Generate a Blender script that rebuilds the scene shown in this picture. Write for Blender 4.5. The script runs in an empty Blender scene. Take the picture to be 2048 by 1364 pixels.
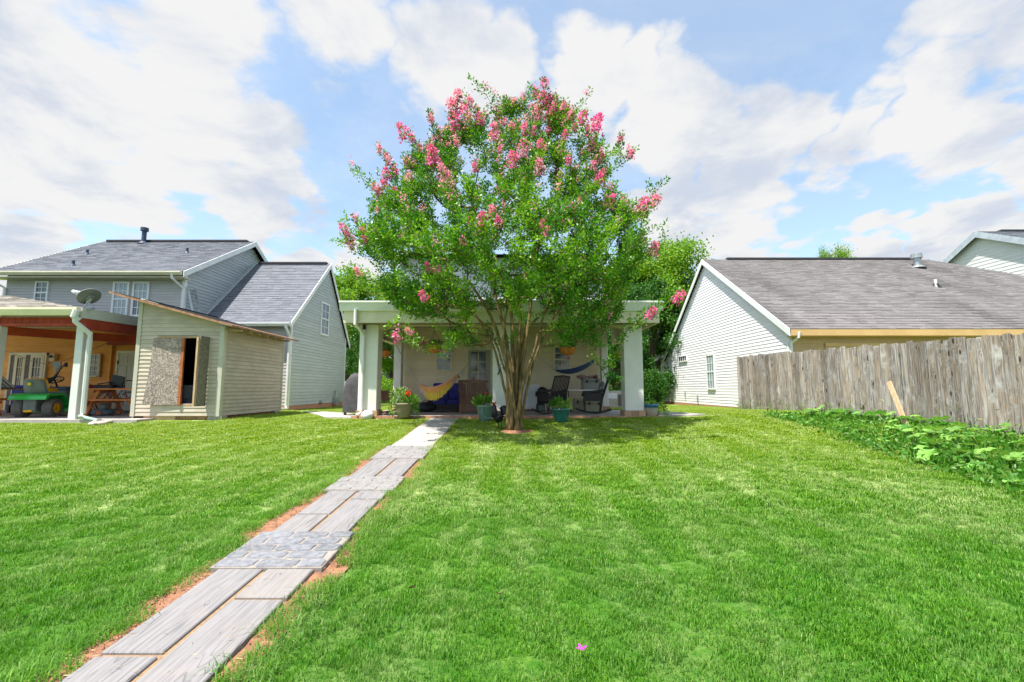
import bpy, math, random
import numpy as np
from mathutils import Vector, Matrix
from mathutils import noise as mnoise
R = math.radians
random.seed(11); rng = np.random.default_rng(11)
S = bpy.context.scene; COL = S.collection
# ------------------------------------------------------------------ camera
F, CX, CY, PITCH, CAMZ = 16 / 36 * 2048, 1024.0, 682.0, R(6.0), 1.5
cd = bpy.data.cameras.new('camera'); cam = bpy.data.objects.new('camera', cd); COL.objects.link(cam)
cam.location = (0, 0, CAMZ); cam.rotation_euler = (R(90) + PITCH, 0, 0)
cd.lens = 16; cd.sensor_width = 36; cd.clip_end = 2000; cd.clip_start = .05
S.camera = cam
# ------------------------------------------------------------------ light
SUN = Vector((-.31, -.285, 1.0)).normalized()
sl = bpy.data.lights.new('sun', 'SUN'); so = bpy.data.objects.new('sun', sl); COL.objects.link(so)
sl.energy = 4.9; sl.angle = R(.6); sl.color = (1, .955, .88)
so.rotation_euler = SUN.to_track_quat('Z', 'Y').to_euler()
S.view_settings.view_transform = 'Standard'; S.view_settings.look = 'None'
S.view_settings.exposure = .98; S.view_settings.gamma = 1
S.view_settings.use_curve_mapping = False
S.cycles.max_bounces = 8; S.cycles.transparent_max_bounces = 8; S.cycles.use_denoising = True
# ------------------------------------------------------------------ pixel -> place (measurements of the photograph)
def ray(px, py):
    u = (px - CX) / F; v = (CY - py) / F
    return Vector((u, math.cos(PITCH) - v * math.sin(PITCH), math.sin(PITCH) + v * math.cos(PITCH)))
def PY(px, py, Y):
    d = ray(px, py); return Vector((0, 0, CAMZ)) + d * (Y / d.y)
def PX(px, py, X):
    d = ray(px, py); return Vector((0, 0, CAMZ)) + d * (X / d.x)
def sm(a, b, x):
    t = np.clip((x - a) / (b - a), 0, 1); return t * t * (3 - 2 * t)
def gz(x, y):
    x = np.asarray(x, float); y = np.asarray(y, float)
    z = .062 * np.minimum(y, 12.0) - .012 * np.maximum(0, y - 14)
    z = np.where(y > 30, .744 - .012 * 16, z)
    z = z + .021 * np.clip(x - 1, 0, 12) * (1 - sm(12, 19, y)) * sm(2, 7, y)
    return z
def G(px, py):
    d = ray(px, py); o = Vector((0, 0, CAMZ)); t = .5
    lo, hi = .5, 80
    for _ in range(50):
        t = (lo + hi) / 2; p = o + d * t
        if p.z > float(gz(p.x, p.y)): lo = t
        else: hi = t
    return p
# ------------------------------------------------------------------ node helpers
class NT:
    def __init__(s, nt): s.nt = nt; s.L = nt.links
    def n(s, t, **k):
        x = s.nt.nodes.new(t)
        for a, b in k.items(): setattr(x, a, b)
        return x
    def lk(s, a, b): s.L.new(a, b)
    def math(s, op, a, b=None, c=None, clamp=False):
        x = s.n('ShaderNodeMath', operation=op, use_clamp=clamp)
        for i, v in enumerate((a, b, c)):
            if v is None: continue
            if isinstance(v, (int, float)): x.inputs[i].default_value = v
            else: s.lk(v, x.inputs[i])
        return x.outputs[0]
    def vmath(s, op, a, b=None):
        x = s.n('ShaderNodeVectorMath', operation=op)
        for i, v in enumerate((a, b)):
            if v is None: continue
            if isinstance(v, (tuple, list)): x.inputs[i].default_value = v
            else: s.lk(v, x.inputs[i])
        return x
    def noise(s, vec, scale=5, detail=4, rough=.6, dist=0):
        x = s.n('ShaderNodeTexNoise'); x.inputs['Scale'].default_value = scale
        x.inputs['Detail'].default_value = detail; x.inputs['Roughness'].default_value = rough
        x.inputs['Distortion'].default_value = dist
        if vec is not None: s.lk(vec, x.inputs['Vector'])
        return x.outputs[0]
    def mix(s, f, a, b, blend='MIX'):
        x = s.n('ShaderNodeMix', data_type='RGBA', blend_type=blend)
        for i, v in ((0, f), (6, a), (7, b)):
            if isinstance(v, (int, float)): x.inputs[i].default_value = v
            elif isinstance(v, tuple): x.inputs[i].default_value = (*v[:3], 1)
            else: s.lk(v, x.inputs[i])
        return x.outputs[2]
    def ramp(s, f, *st):
        x = s.n('ShaderNodeMapRange', interpolation_type='SMOOTHSTEP')
        x.inputs[1].default_value, x.inputs[2].default_value = st
        s.lk(f, x.inputs[0]); return x.outputs[0]
# ------------------------------------------------------------------ world: blue sky with cumulus
W = bpy.data.worlds.new('World'); S.world = W; W.use_nodes = True
nt = NT(W.node_tree); W.node_tree.nodes.clear()
sky = nt.n('ShaderNodeTexSky', sky_type='NISHITA', sun_disc=False)
sky.sun_elevation = math.asin(SUN.z); sky.sun_rotation = math.atan2(SUN.x, SUN.y)
sky.air_density = 1.0; sky.dust_density = 1.2; sky.ozone_density = 2.0
tc = nt.n('ShaderNodeTexCoord'); D = tc.outputs['Generated']
sep = nt.n('ShaderNodeSeparateXYZ'); nt.lk(D, sep.inputs[0])
h = nt.math('ADD', nt.math('MAXIMUM', sep.outputs[2], 0.0), .16)
cmb = nt.n('ShaderNodeCombineXYZ')
nt.lk(nt.math('DIVIDE', sep.outputs[0], h), cmb.inputs[0]); nt.lk(nt.math('DIVIDE', sep.outputs[1], h), cmb.inputs[1])
pv = cmb.outputs[0]
n1 = nt.noise(pv, 2.0, 9, .60, .15); n2 = nt.noise(pv, .62, 3, .5, .2)
warp = nt.vmath('ADD', D, None); 
wn = nt.n('ShaderNodeTexNoise'); wn.inputs['Scale'].default_value = 3.2; wn.inputs['Detail'].default_value = 5; nt.lk(pv, wn.inputs['Vector'])
wv = nt.vmath('MULTIPLY', nt.vmath('SUBTRACT', wn.outputs['Color'], (.5, .5, .5)).outputs[0], (.34, .2, .24)).outputs[0]
nt.lk(wv, warp.inputs[1]); DW = warp.outputs[0]
BL = [(1275,170,.13,1),(140,170,.23,.95),(330,250,.22,1),(520,330,.15,1),(60,330,.19,.9),(460,430,.12,.95),(250,390,.15,.8),(430,60,.22,.85),(700,60,.18,.75),(880,130,.19,.8),
      (1010,130,.13,.85),(1170,180,.16,1),(1340,250,.2,1),(1520,330,.15,1),(1360,130,.09,.6),(1700,290,.12,.95),(1880,250,.15,.9),(1790,120,.08,.45),(1870,60,.13,.55),
      (2030,90,.1,.5),(1480,480,.14,1),(1640,520,.13,.9),(1760,490,.09,.9),(1960,470,.13,1),(30,500,.13,.9),(590,540,.12,.95),(1330,440,.15,.9),(2100,330,.1,.8),(720,540,.1,.9)]
acc = None
for px, py, r, a in BL:
    c = ray(px, py).normalized()
    d = nt.vmath('DISTANCE', DW, tuple(c)).outputs['Value']
    g = nt.n('ShaderNodeMapRange', interpolation_type='SMOOTHERSTEP')
    g.inputs[1].default_value = r * .98; g.inputs[2].default_value = 0; g.inputs[4].default_value = a
    nt.lk(d, g.inputs[0]); acc = g.outputs[0] if acc is None else nt.math('MAXIMUM', acc, g.outputs[0])
behind = nt.n('ShaderNodeMapRange', interpolation_type='SMOOTHSTEP')       # scattered clouds all round
behind.inputs[1].default_value = .45; behind.inputs[2].default_value = .72; behind.inputs[4].default_value = .75; nt.lk(n2, behind.inputs[0])
front = nt.ramp(sep.outputs[1], .35, .6)
base = nt.math('MAXIMUM', acc, nt.math('MULTIPLY', behind.outputs[0], nt.math('SUBTRACT', 1.0, front)))
dens = nt.math('ADD', nt.math('MULTIPLY', base, .95), nt.math('MULTIPLY', nt.math('SUBTRACT', n1, .5), 2.0))
mask = nt.ramp(dens, .17, .52)
veil = nt.ramp(nt.noise(pv, .9, 6, .65, .6), .40, .75)
mask2 = nt.math('MAXIMUM', mask, nt.math('MULTIPLY', veil, .38))
shade = nt.ramp(nt.noise(pv, 2.1, 6, .6, .3), .44, .66)
ccol = nt.mix(shade, (1.0, 1.0, 1.0), (.70, .77, .90))
hz = nt.ramp(sep.outputs[2], .30, -.02)
bgs = nt.n('ShaderNodeBackground'); bgs.inputs[1].default_value = .15
paleblue = nt.mix(1.0, sky.outputs[0], (.96, 1.06, 1.0), 'MULTIPLY'); nt.lk(paleblue, bgs.inputs[0])
bgc = nt.n('ShaderNodeBackground'); bgc.inputs[1].default_value = .46; nt.lk(ccol, bgc.inputs[0])
mm = nt.math('MAXIMUM', mask2, nt.math('MULTIPLY', hz, .55))
mm = nt.math('ADD', nt.math('MULTIPLY', mm, .76), .24)
ms = nt.n('ShaderNodeMixShader'); nt.lk(mm, ms.inputs[0]); nt.lk(bgs.outputs[0], ms.inputs[1]); nt.lk(bgc.outputs[0], ms.inputs[2])
wo = nt.n('ShaderNodeOutputWorld'); nt.lk(ms.outputs[0], wo.inputs[0])
# ------------------------------------------------------------------ materials
MC = {}
def M(name, c1, c2=None, scale=6, rough=.7, bump=0, stretch=(1, 1, 1), rnd=.08, spec=.3, metal=0, dist=0, lo=.35, hi=.65, detail=4, tone=False, coat=0, gen=False):
    if name in MC: return MC[name]
    m = bpy.data.materials.new(name); m.use_nodes = True; t = NT(m.node_tree)
    b = m.node_tree.nodes['Principled BSDF']
    b.inputs['Roughness'].default_value = rough; b.inputs['Metallic'].default_value = metal
    b.inputs['Specular IOR Level'].default_value = spec; b.inputs['Coat Weight'].default_value = coat
    c2 = c2 or tuple(x * .8 for x in c1)
    co = t.n('ShaderNodeTexCoord'); oi = t.n('ShaderNodeObjectInfo')
    off = t.math('MULTIPLY', oi.outputs['Random'], 37.0)
    cv = t.n('ShaderNodeCombineXYZ'); [t.lk(off, cv.inputs[i]) for i in range(3)]
    v = t.vmath('MULTIPLY', t.vmath('ADD', co.outputs['Object'], cv.outputs[0]).outputs[0], stretch).outputs[0]
    nz = t.noise(v, scale, detail, .6, dist)
    col = t.mix(t.ramp(nz, lo, hi), c1, c2)
    big = t.noise(v, scale * .17, 2, .5)
    k = t.math('ADD', t.math('MULTIPLY', t.math('SUBTRACT', oi.outputs['Random'], .5), 2 * rnd), t.math('ADD', t.math('MULTIPLY', big, .24), .88))
    if tone:
        at = t.n('ShaderNodeAttribute', attribute_name='tone'); k = t.math('MULTIPLY', k, at.outputs['Fac'])
    cc = t.n('ShaderNodeCombineXYZ'); [t.lk(k, cc.inputs[i]) for i in range(3)]
    col = t.mix(1.0, col, cc.outputs[0], 'MULTIPLY')
    t.lk(col, b.inputs['Base Color'])
    if bump:
        bp = t.n('ShaderNodeBump'); bp.inputs['Strength'].default_value = bump; bp.inputs['Distance'].default_value = .02
        t.lk(nz, bp.inputs['Height']); t.lk(bp.outputs[0], b.inputs['Normal'])
    MC[name] = m; return m
def leafmat(name, ca, cb, trans=.35, rough=.45, cpos=None, spec=.35):
    """ca..cb by the leaf's own tone"""
    if name in MC: return MC[name]
    m = bpy.data.materials.new(name); m.use_nodes = True; t = NT(m.node_tree)
    b = m.node_tree.nodes['Principled BSDF']; b.inputs['Roughness'].default_value = rough; b.inputs['Specular IOR Level'].default_value = spec
    at = t.n('ShaderNodeAttribute', attribute_name='tone')
    col = t.mix(at.outputs['Fac'], ca, cb)
    if cpos: col = cpos(t, col)
    t.lk(col, b.inputs['Base Color'])
    tr = t.n('ShaderNodeBsdfTranslucent'); tc2 = t.mix(.5, col, t.mix(1.0, col, (1.3, 1.5, .4), 'MULTIPLY')); t.lk(tc2, tr.inputs[0])
    mx = t.n('ShaderNodeMixShader'); mx.inputs[0].default_value = trans
    t.lk(b.outputs[0], mx.inputs[1]); t.lk(tr.outputs[0], mx.inputs[2])
    t.lk(mx.outputs[0], m.node_tree.nodes['Material Output'].inputs[0]); MC[name] = m; return m
white = M('white_trim', (.78, .78, .76), (.70, .71, .70), 3, .5, rnd=.02)
cream = M('cream_trim', (.72, .66, .48), (.64, .59, .42), 3, .5, rnd=.02)
greytrim = M('pale_trim', (.64, .65, .62), (.58, .59, .57), 2, .55, rnd=.02)
sid_shed = M('shed_siding', (.53, .455, .37), (.45, .39, .31), 2.2, .55, rnd=.05, stretch=(1, 1, .6), bump=.05)
sid_left = M('grey_siding', (.48, .455, .44), (.445, .425, .41), 1.4, .55, rnd=.03)
sid_wing = M('pale_siding', (.46, .49, .49), (.42, .45, .455), 1.4, .55, rnd=.03)
sid_right = M('white_siding', (.79, .755, .79), (.74, .71, .745), 1.2, .5, rnd=.025)
sid_tan = M('tan_siding', (.56, .38, .20), (.50, .33, .17), 1.4, .55, rnd=.03)
sid_porch = M('porch_siding', (.76, .63, .46), (.70, .58, .42), 1.4, .55, rnd=.03)
stucco = M('column_render', (.78, .75, .69), (.72, .70, .64), 2.5, .75, bump=.08, rnd=.02)
header_m = M('header_panel', (.60, .53, .33), (.55, .49, .31), 2, .7, rnd=.02)
concrete = M('concrete', (.50, .46, .42), (.38, .36, .33), 5, .85, bump=.2, detail=8, rnd=.03)
palecon = M('pale_concrete', (.40, .37, .34), (.33, .30, .28), 7, .85, bump=.15, detail=8, rnd=.03)
blockm = M('cinder_block', (.42, .39, .33), (.30, .29, .22), 14, .9, bump=.3)
soil = M('red_clay', (.32, .15, .085), (.20, .10, .06), 14, .95, bump=.8, detail=9, rnd=0)
sand = M('sand_joint', (.32, .21, .12), (.24, .165, .10), 40, .95, bump=.5, detail=6, rnd=0)
brickm = M('red_brick', (.46, .20, .12), (.38, .22, .15), 9, .85, bump=.3, rnd=.2)
brickt = M('tan_brick', (.55, .32, .16), (.42, .30, .22), 9, .85, bump=.3, rnd=.3)
redwood = M('red_stain_wood', (.46, .07, .035), (.34, .05, .028), 4, .6, stretch=(1, 1, 1), rnd=.15)
orangewood = M('pine_plank', (.78, .38, .08), (.66, .29, .05), 3, .55, stretch=(.5, .5, 6), rnd=.10, lo=.3, hi=.7)
picnic = M('stained_table_wood', (.60, .20, .05), (.46, .14, .035), 6, .6, rnd=.1)
rawwood = M('raw_lumber', (.52, .36, .22), (.42, .28, .16), 8, .7, stretch=(3, 3, .6), rnd=.1)
darkwood = M('roof_edge_wood', (.20, .10, .06), (.36, .20, .11), 9, .8, rnd=.1)
asph_l = M('shingle_left', (.175, .185, .215), (.135, .142, .165), 30, .9, rnd=0, tone=True)
asph_r = M('shingle_right', (.195, .18, .18), (.155, .143, .143), 30, .9, rnd=0, tone=True)
asph_t = M('shingle_tan', (.46, .42, .37), (.38, .35, .31), 30, .9, rnd=0, tone=True)
black = M('black_metal', (.02, .02, .022), (.03, .03, .032), 8, .4, rnd=.02)
darkfab = M('dark_cover', (.075, .07, .075), (.055, .052, .056), 8, .8, bump=.2, rnd=0)
galv = M('galvanised', (.45, .47, .48), (.36, .38, .39), 10, .4, metal=.6)
rubber = M('rubber', (.11, .10, .10), (.16, .145, .13), 20, .85, bump=.3, rnd=0)
deere_g = M('green_paint', (.03, .42, .06), (.025, .38, .055), 4, .25, coat=.5, rnd=0)
deere_y = M('yellow_paint', (.80, .42, .015), (.75, .38, .012), 4, .35, rnd=0)
plasticg = M('grey_plastic', (.15, .17, .16), (.12, .14, .14), 6, .5, rnd=0)
terra = M('coir_basket', (.80, .27, .04), (.62, .19, .03), 10, .8, bump=.3, rnd=.06)
teal = M('teal_glaze', (.02, .17, .15), (.035, .11, .085), 5, .2, coat=.6, rnd=.03)
greenpot = M('green_glaze', (.10, .20, .16), (.16, .22, .15), 4, .25, coat=.5)
tanpot = M('tan_pot', (.26, .22, .13), (.20, .17, .10), 4, .6)
bluepot = M('blue_glaze', (.02, .12, .20), (.05, .16, .22), 5, .2, coat=.5)
beige = M('beige_plastic', (.42, .40, .27), (.36, .34, .23), 4, .5)
whitepl = M('white_plastic', (.78, .78, .80), (.70, .71, .74), 4, .4)
wickerm = M('brown_wicker', (.30, .16, .11), (.17, .09, .065), 60, .7, bump=.5, rnd=.03)
blkwick = M('black_wicker', (.05, .04, .042), (.028, .023, .026), 60, .6, bump=.4, rnd=.03)
navy = M('navy_cushion', (.045, .045, .26), (.03, .03, .18), 8, .8, rnd=.05)
royal = M('blue_cushion', (.02, .10, .38), (.015, .07, .28), 8, .8)
hamy = M('hammock_gold', (.72, .44, .05), (.80, .32, .08), 18, .85, rnd=.0)
hamp = M('hammock_coral', (.75, .28, .20), (.65, .35, .22), 20, .85, rnd=.0)
hamyl = M('fringe_yellow', (.62, .52, .06), (.70, .42, .10), 20, .85, rnd=.15)
hamlil = M('fringe_lilac', (.50, .35, .38), (.60, .38, .30), 20, .85, rnd=.15)
hamb = M('hammock_blue', (.07, .12, .30), (.03, .05, .16), 12, .8, stretch=(1, 6, 6), rnd=0)
ropem = M('rope', (.50, .48, .44), (.42, .40, .36), 30, .85)
silver = M('white_door', (.55, .55, .44), (.52, .52, .42), 3, .5, rnd=0)
osb = M('osb_board', (.50, .42, .37), (.18, .14, .12), 17, .85, bump=.4, stretch=(1, 1, 1), dist=2.2, rnd=.05, lo=.38, hi=.58, detail=6)
osb2 = M('osb_grey', (.28, .25, .21), (.14, .12, .10), 22, .85, bump=.4, dist=2.0, rnd=.02, lo=.38, hi=.6, detail=6)
redp = M('red_plastic', (.50, .03, .03), (.40, .02, .02), 5, .4)
bluep = M('blue_plastic', (.02, .12, .55), (.015, .09, .42), 5, .35)
greyb = M('grey_bucket', (.28, .30, .34), (.24, .26, .30), 5, .4)
bark = M('crape_bark', (.27, .18, .075), (.07, .055, .02), 5, .8, stretch=(5, 5, .8), bump=.5, rnd=0, lo=.3, hi=.7)
bark2 = M('tree_bark', (.12, .09, .06), (.07, .055, .04), 6, .9, stretch=(3, 3, .6), bump=.4)
stonem = M('pale_stone', (.55, .50, .44), (.42, .36, .28), 6, .85, bump=.4, rnd=.1)
petalm = M('magenta_petal', (.60, .03, .50), (.50, .02, .40), 10, .6)
drym = M('dry_leaf', (.42, .24, .12), (.32, .16, .08), 10, .8)
yellowsid = M('yellow_siding', (.70, .56, .25), (.62, .50, .22), 2, .6)
maroon = M('maroon_shutter', (.30, .04, .05), None, 4, .6)
carp = M('silver_car_paint', (.50, .53, .56), (.46, .49, .52), 2, .3, coat=.6)
glass = M('window_glass', (.035, .045, .055), (.05, .06, .075), 2.0, .08, spec=.9, rnd=.05)
blindm = M('blind_glass', (.30, .34, .36), (.22, .26, .28), 12, .15, stretch=(.2, .2, 5), spec=.8, rnd=.03)
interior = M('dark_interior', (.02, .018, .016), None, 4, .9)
# fence: weathered pine with long grain and knots
def fencemat():
    m = bpy.data.materials.new('weathered_fence'); m.use_nodes = True; t = NT(m.node_tree); b = m.node_tree.nodes['Principled BSDF']
    b.inputs['Roughness'].default_value = .85; b.inputs['Specular IOR Level'].default_value = .15
    co = t.n('ShaderNodeTexCoord'); oi = t.n('ShaderNodeObjectInfo')
    off = t.math('MULTIPLY', oi.outputs['Random'], 91.0); cv = t.n('ShaderNodeCombineXYZ'); [t.lk(off, cv.inputs[i]) for i in range(3)]
    v0 = t.vmath('ADD', co.outputs['Object'], cv.outputs[0]).outputs[0]
    kn = t.n('ShaderNodeTexVoronoi', feature='F1'); kn.inputs['Scale'].default_value = 1; kn.inputs['Randomness'].default_value = 1
    t.lk(t.vmath('MULTIPLY', v0, (6.5, 6.5, 2.1)).outputs[0], kn.inputs['Vector'])
    kd = kn.outputs['Distance']
    warp = t.vmath('ADD', v0, None)
    cw = t.n('ShaderNodeCombineXYZ'); kw = t.math('MULTIPLY', t.ramp(kd, .5, 0), .06); t.lk(kw, cw.inputs[0]); t.lk(kw, cw.inputs[1]); t.lk(cw.outputs[0], warp.inputs[1])
    g1 = t.noise(t.vmath('MULTIPLY', warp.outputs[0], (34, 34, 1.3)).outputs[0], 1.6, 6, .65, .8)
    g2 = t.noise(t.vmath('MULTIPLY', v0, (7, 7, .7)).outputs[0], 1.5, 4, .6)
    c = t.mix(t.ramp(g2, .38, .62), (.43, .40, .38), (.36, .275, .205))
    c = t.mix(t.ramp(g1, .36, .66), c, (.13, .115, .11))
    c = t.mix(t.math('MULTIPLY', t.ramp(t.noise(v0, 2.3, 3, .6), .55, .75), .7), c, (.50, .49, .49))
    c = t.mix(t.ramp(kd, .17, .08), c, (.045, .035, .03))
    k = t.math('ADD', t.math('MULTIPLY', oi.outputs['Random'], .62), .68); cc = t.n('ShaderNodeCombineXYZ'); [t.lk(k, cc.inputs[i]) for i in range(3)]
    c = t.mix(1.0, c, cc.outputs[0], 'MULTIPLY'); t.lk(c, b.inputs['Base Color'])
    bp = t.n('ShaderNodeBump'); bp.inputs['Strength'].default_value = .5; bp.inputs['Distance'].default_value = .01
    t.lk(g1, bp.inputs['Height']); t.lk(bp.outputs[0], b.inputs['Normal']); return m
fence_m = fencemat()
# path: concrete cast as old timber
def timbermat():
    m = bpy.data.materials.new('timber_cast_concrete'); m.use_nodes = True; t = NT(m.node_tree); b = m.node_tree.nodes['Principled BSDF']
    b.inputs['Roughness'].default_value = .8
    co = t.n('ShaderNodeTexCoord'); oi = t.n('ShaderNodeObjectInfo')
    off = t.math('MULTIPLY', oi.outputs['Random'], 53.0); cv = t.n('ShaderNodeCombineXYZ'); [t.lk(off, cv.inputs[i]) for i in range(2)]
    v0 = t.vmath('ADD', co.outputs['Object'], cv.outputs[0]).outputs[0]
    big = t.noise(t.vmath('MULTIPLY', v0, (5.5, .38, 1)).outputs[0], 1.3, 2, .5, .25)
    wv = t.math('SINE', t.math('MULTIPLY', big, 105.0))
    line = t.ramp(wv, .72, 1.0)
    vis = t.ramp(t.noise(v0, 2.6, 2, .5), .42, .60)
    g = t.noise(t.vmath('MULTIPLY', v0, (40, 2.2, 1)).outputs[0], 1.3, 5, .6)
    c = t.mix(t.ramp(g, .35, .7), (.235, .222, .222), (.175, .165, .166))
    c = t.mix(t.math('MULTIPLY', t.math('MULTIPLY', line, vis), .5), c, (.085, .085, .095))
    c = t.mix(t.math('MULTIPLY', t.ramp(t.noise(v0, 30, 3, .6), .66, .74), .4), c, (.33, .24, .18))
    c = t.mix(t.math('MULTIPLY', t.ramp(t.noise(v0, 1.6, 4, .6), .5, .7), .35), c, (.32, .265, .22))
    t.lk(c, b.inputs['Base Color'])
    hgt = t.math('SUBTRACT', t.math('MULTIPLY', g, .4), t.math('MULTIPLY', line, vis))
    bp = t.n('ShaderNodeBump'); bp.inputs['Strength'].default_value = .5; bp.inputs['Distance'].default_value = .006
    t.lk(hgt, bp.inputs['Height']); t.lk(bp.outputs[0], b.inputs['Normal']); return m
timber = timbermat()
slate = M('slate_stone', (.14, .145, .16), (.22, .22, .235), 22, .8, bump=.3, rnd=.12, detail=6)
mortar = M('pale_mortar', (.27, .24, .21), (.22, .19, .17), 16, .9, bump=.2)
# lawn colours by place: mowing bands, dry and lush patches
def lawncol(t, col):
    ge = t.n('ShaderNodeNewGeometry'); p = ge.outputs['Position']
    sp = t.n('ShaderNodeSeparateXYZ'); t.lk(p, sp.inputs[0]); x, y = sp.outputs[0], sp.outputs[1]
    wob = t.math('MULTIPLY', t.math('SUBTRACT', t.noise(p, .45, 3, .5), .5), 1.5)
    leftside = t.ramp(x, -1.6, -2.0)
    u = t.math('SUBTRACT', x, t.math('MULTIPLY', y, t.math('MULTIPLY', leftside, .30)))
    s = t.math('SINE', t.math('MULTIPLY', t.math('ADD', u, wob), 9.5))
    patch = t.noise(p, 1.3, 5, .65, .3); fine = t.noise(p, 9, 3, .6)
    stv = t.vmath('MULTIPLY', p, (2.2, .36, 1)).outputs[0]; stn = t.math('MULTIPLY', t.ramp(t.noise(stv, 1.0, 5, .62, .3), .48, .60), t.math('ADD', t.math('MULTIPLY', leftside, -.4), .8))
    s = t.math('MAXIMUM', t.math('MULTIPLY', s, t.math('ADD', t.math('MULTIPLY', leftside, .25), .75)), t.math('MULTIPLY', stn, 1.15))
    dry = t.math('ADD', t.math('MULTIPLY', t.ramp(s, .1, 1.0), .46), t.math('MULTIPLY', t.ramp(patch, .42, .70), .55))
    dry = t.math('MULTIPLY', dry, t.math('ADD', t.math('MULTIPLY', t.ramp(y, 1.8, 6.5), 1.0), .30))
    dry = t.math('MULTIPLY', dry, t.math('MULTIPLY', t.ramp(fine, .30, .60), t.math('ADD', t.math('MULTIPLY', t.ramp(t.noise(p, 26, 3, .6), .35, .6), .6), .4)), clamp=True)
    tn = t.n('ShaderNodeAttribute', attribute_name='tone'); col = t.mix(t.math('MULTIPLY', t.ramp(tn.outputs['Fac'], .90, .96), .8), col, (.42, .36, .17))
    warm = t.mix(t.math('MULTIPLY', t.ramp(y, 3.0, 10.0), .70), (1.0, 1.0, 1.0), (2.9, 1.38, 1.2))
    c = t.mix(1.0, col, warm, 'MULTIPLY')
    lush = t.math('MULTIPLY', t.ramp(t.noise(p, 1.9, 5, .65, .4), .62, .40), t.math('ADD', t.math('MULTIPLY', t.ramp(y, 7.0, 2.0), .38), .05))
    c = t.mix(lush, c, t.mix(1.0, c, (.42, .62, .50), 'MULTIPLY')); c = t.mix(t.math('MULTIPLY', t.ramp(t.noise(p, 14, 3, .6), .55, .35), .28), c, t.mix(1.0, c, (.55, .70, .6), 'MULTIPLY'))
    c = t.mix(t.math('MULTIPLY', dry, .80), c, (.44, .50, .22))
    return c
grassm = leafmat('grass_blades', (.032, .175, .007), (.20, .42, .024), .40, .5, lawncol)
def groundmat():
    m = bpy.data.materials.new('lawn_ground'); m.use_nodes = True; t = NT(m.node_tree); b = m.node_tree.nodes['Principled BSDF']
    b.inputs['Roughness'].default_value = .95; b.inputs['Specular IOR Level'].default_value = .1
    ge = t.n('ShaderNodeNewGeometry'); p = ge.outputs['Position']
    n = t.noise(p, 18, 6, .7); c = t.mix(t.ramp(n, .3, .7), (.03, .12, .010), (.09, .20, .020))
    c = lawncol(t, c); t.lk(c, b.inputs['Base Color'])
    bp = t.n('ShaderNodeBump'); bp.inputs['Strength'].default_value = .7; bp.inputs['Distance'].default_value = .03
    t.lk(t.noise(p, 45, 4, .7), bp.inputs['Height']); t.lk(bp.outputs[0], b.inputs['Normal']); return m
ground_m = groundmat()
crape_m = leafmat('crape_leaf', (.020, .14, .012), (.25, .46, .016), .40, .38)
tree_m = leafmat('broad_leaf', (.06, .22, .012), (.32, .46, .03), .40, .5)
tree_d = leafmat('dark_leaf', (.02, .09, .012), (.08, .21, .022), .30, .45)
plant_m = leafmat('plant_leaf', (.04, .18, .012), (.24, .38, .06), .35, .45)
def veins(t, col):
    co = t.n('ShaderNodeTexCoord'); sp = t.n('ShaderNodeSeparateXYZ'); t.lk(co.outputs['Object'], sp.inputs[0])
    an = t.math('ARCTAN2', sp.outputs[0], sp.outputs[1]); v = t.math('POWER', t.math('ABSOLUTE', t.math('COSINE', t.math('MULTIPLY', an, 2.5))), 26.0)
    c = t.mix(t.math('MULTIPLY', v, .55), col, (.42, .52, .22)); oi = t.n('ShaderNodeObjectInfo'); k = t.math('ADD', t.math('MULTIPLY', oi.outputs['Random'], .75), .55); cc = t.n('ShaderNodeCombineXYZ'); [t.lk(k, cc.inputs[i]) for i in range(3)]
    c = t.mix(1.0, c, cc.outputs[0], 'MULTIPLY'); return t.mix(t.math('MULTIPLY', t.ramp(t.noise(co.outputs['Object'], 3.0, 4, .6), .56, .7), .45), c, (.40, .42, .12))
squash_m = leafmat('squash_leaf', (.05, .25, .02), (.22, .42, .07), .30, .42, veins)
pink_m = leafmat('pink_petal', (.82, .05, .36), (.90, .28, .60), .40, .6)
pink2_m = leafmat('pale_pink_petal', (.86, .15, .44), (.90, .48, .68), .40, .6)
redfl = leafmat('red_petal', (.75, .03, .02), (.85, .08, .05), .25, .6)
whfl = leafmat('cream_petal', (.60, .60, .35), (.75, .75, .55), .25, .6)
# ------------------------------------------------------------------ object helpers
def wloc(o):
    v = Vector((0, 0, 0))
    while o is not None: v += o.location; o = o.parent
    return v
def tag(o, label=None, cat=None, group=None, kind=None):
    if label: o['label'] = label
    if cat: o['category'] = cat
    if group: o['group'] = group
    if kind: o['kind'] = kind
    return o
def thing(name, label, cat, loc=(0, 0, 0), rz=0, group=None):
    o = bpy.data.objects.new(name, None); COL.objects.link(o); o.location = loc; o.rotation_euler = (0, 0, rz); o.empty_display_size = .2
    return tag(o, label, cat, group)
def link(name, me, parent=None, loc=None, rot=None, sc=None, kind=None):
    o = bpy.data.objects.new(name, me); COL.objects.link(o)
    if parent is not None: o.parent = parent
    if loc is not None: o.location = loc
    if rot is not None: o.rotation_euler = rot
    if sc is not None: o.scale = sc
    if kind: o['kind'] = kind
    return o
def dup(o, loc=None, rz=None, label=None, parent=None):
    c = o.copy(); COL.objects.link(c)
    if parent is not None: c.parent = parent
    for ch in list(o.children): dup(ch, parent=c)
    if loc is not None: c.location = loc
    if rz is not None: c.rotation_euler = (0, 0, rz)
    if label: c['label'] = label
    return c
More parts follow.
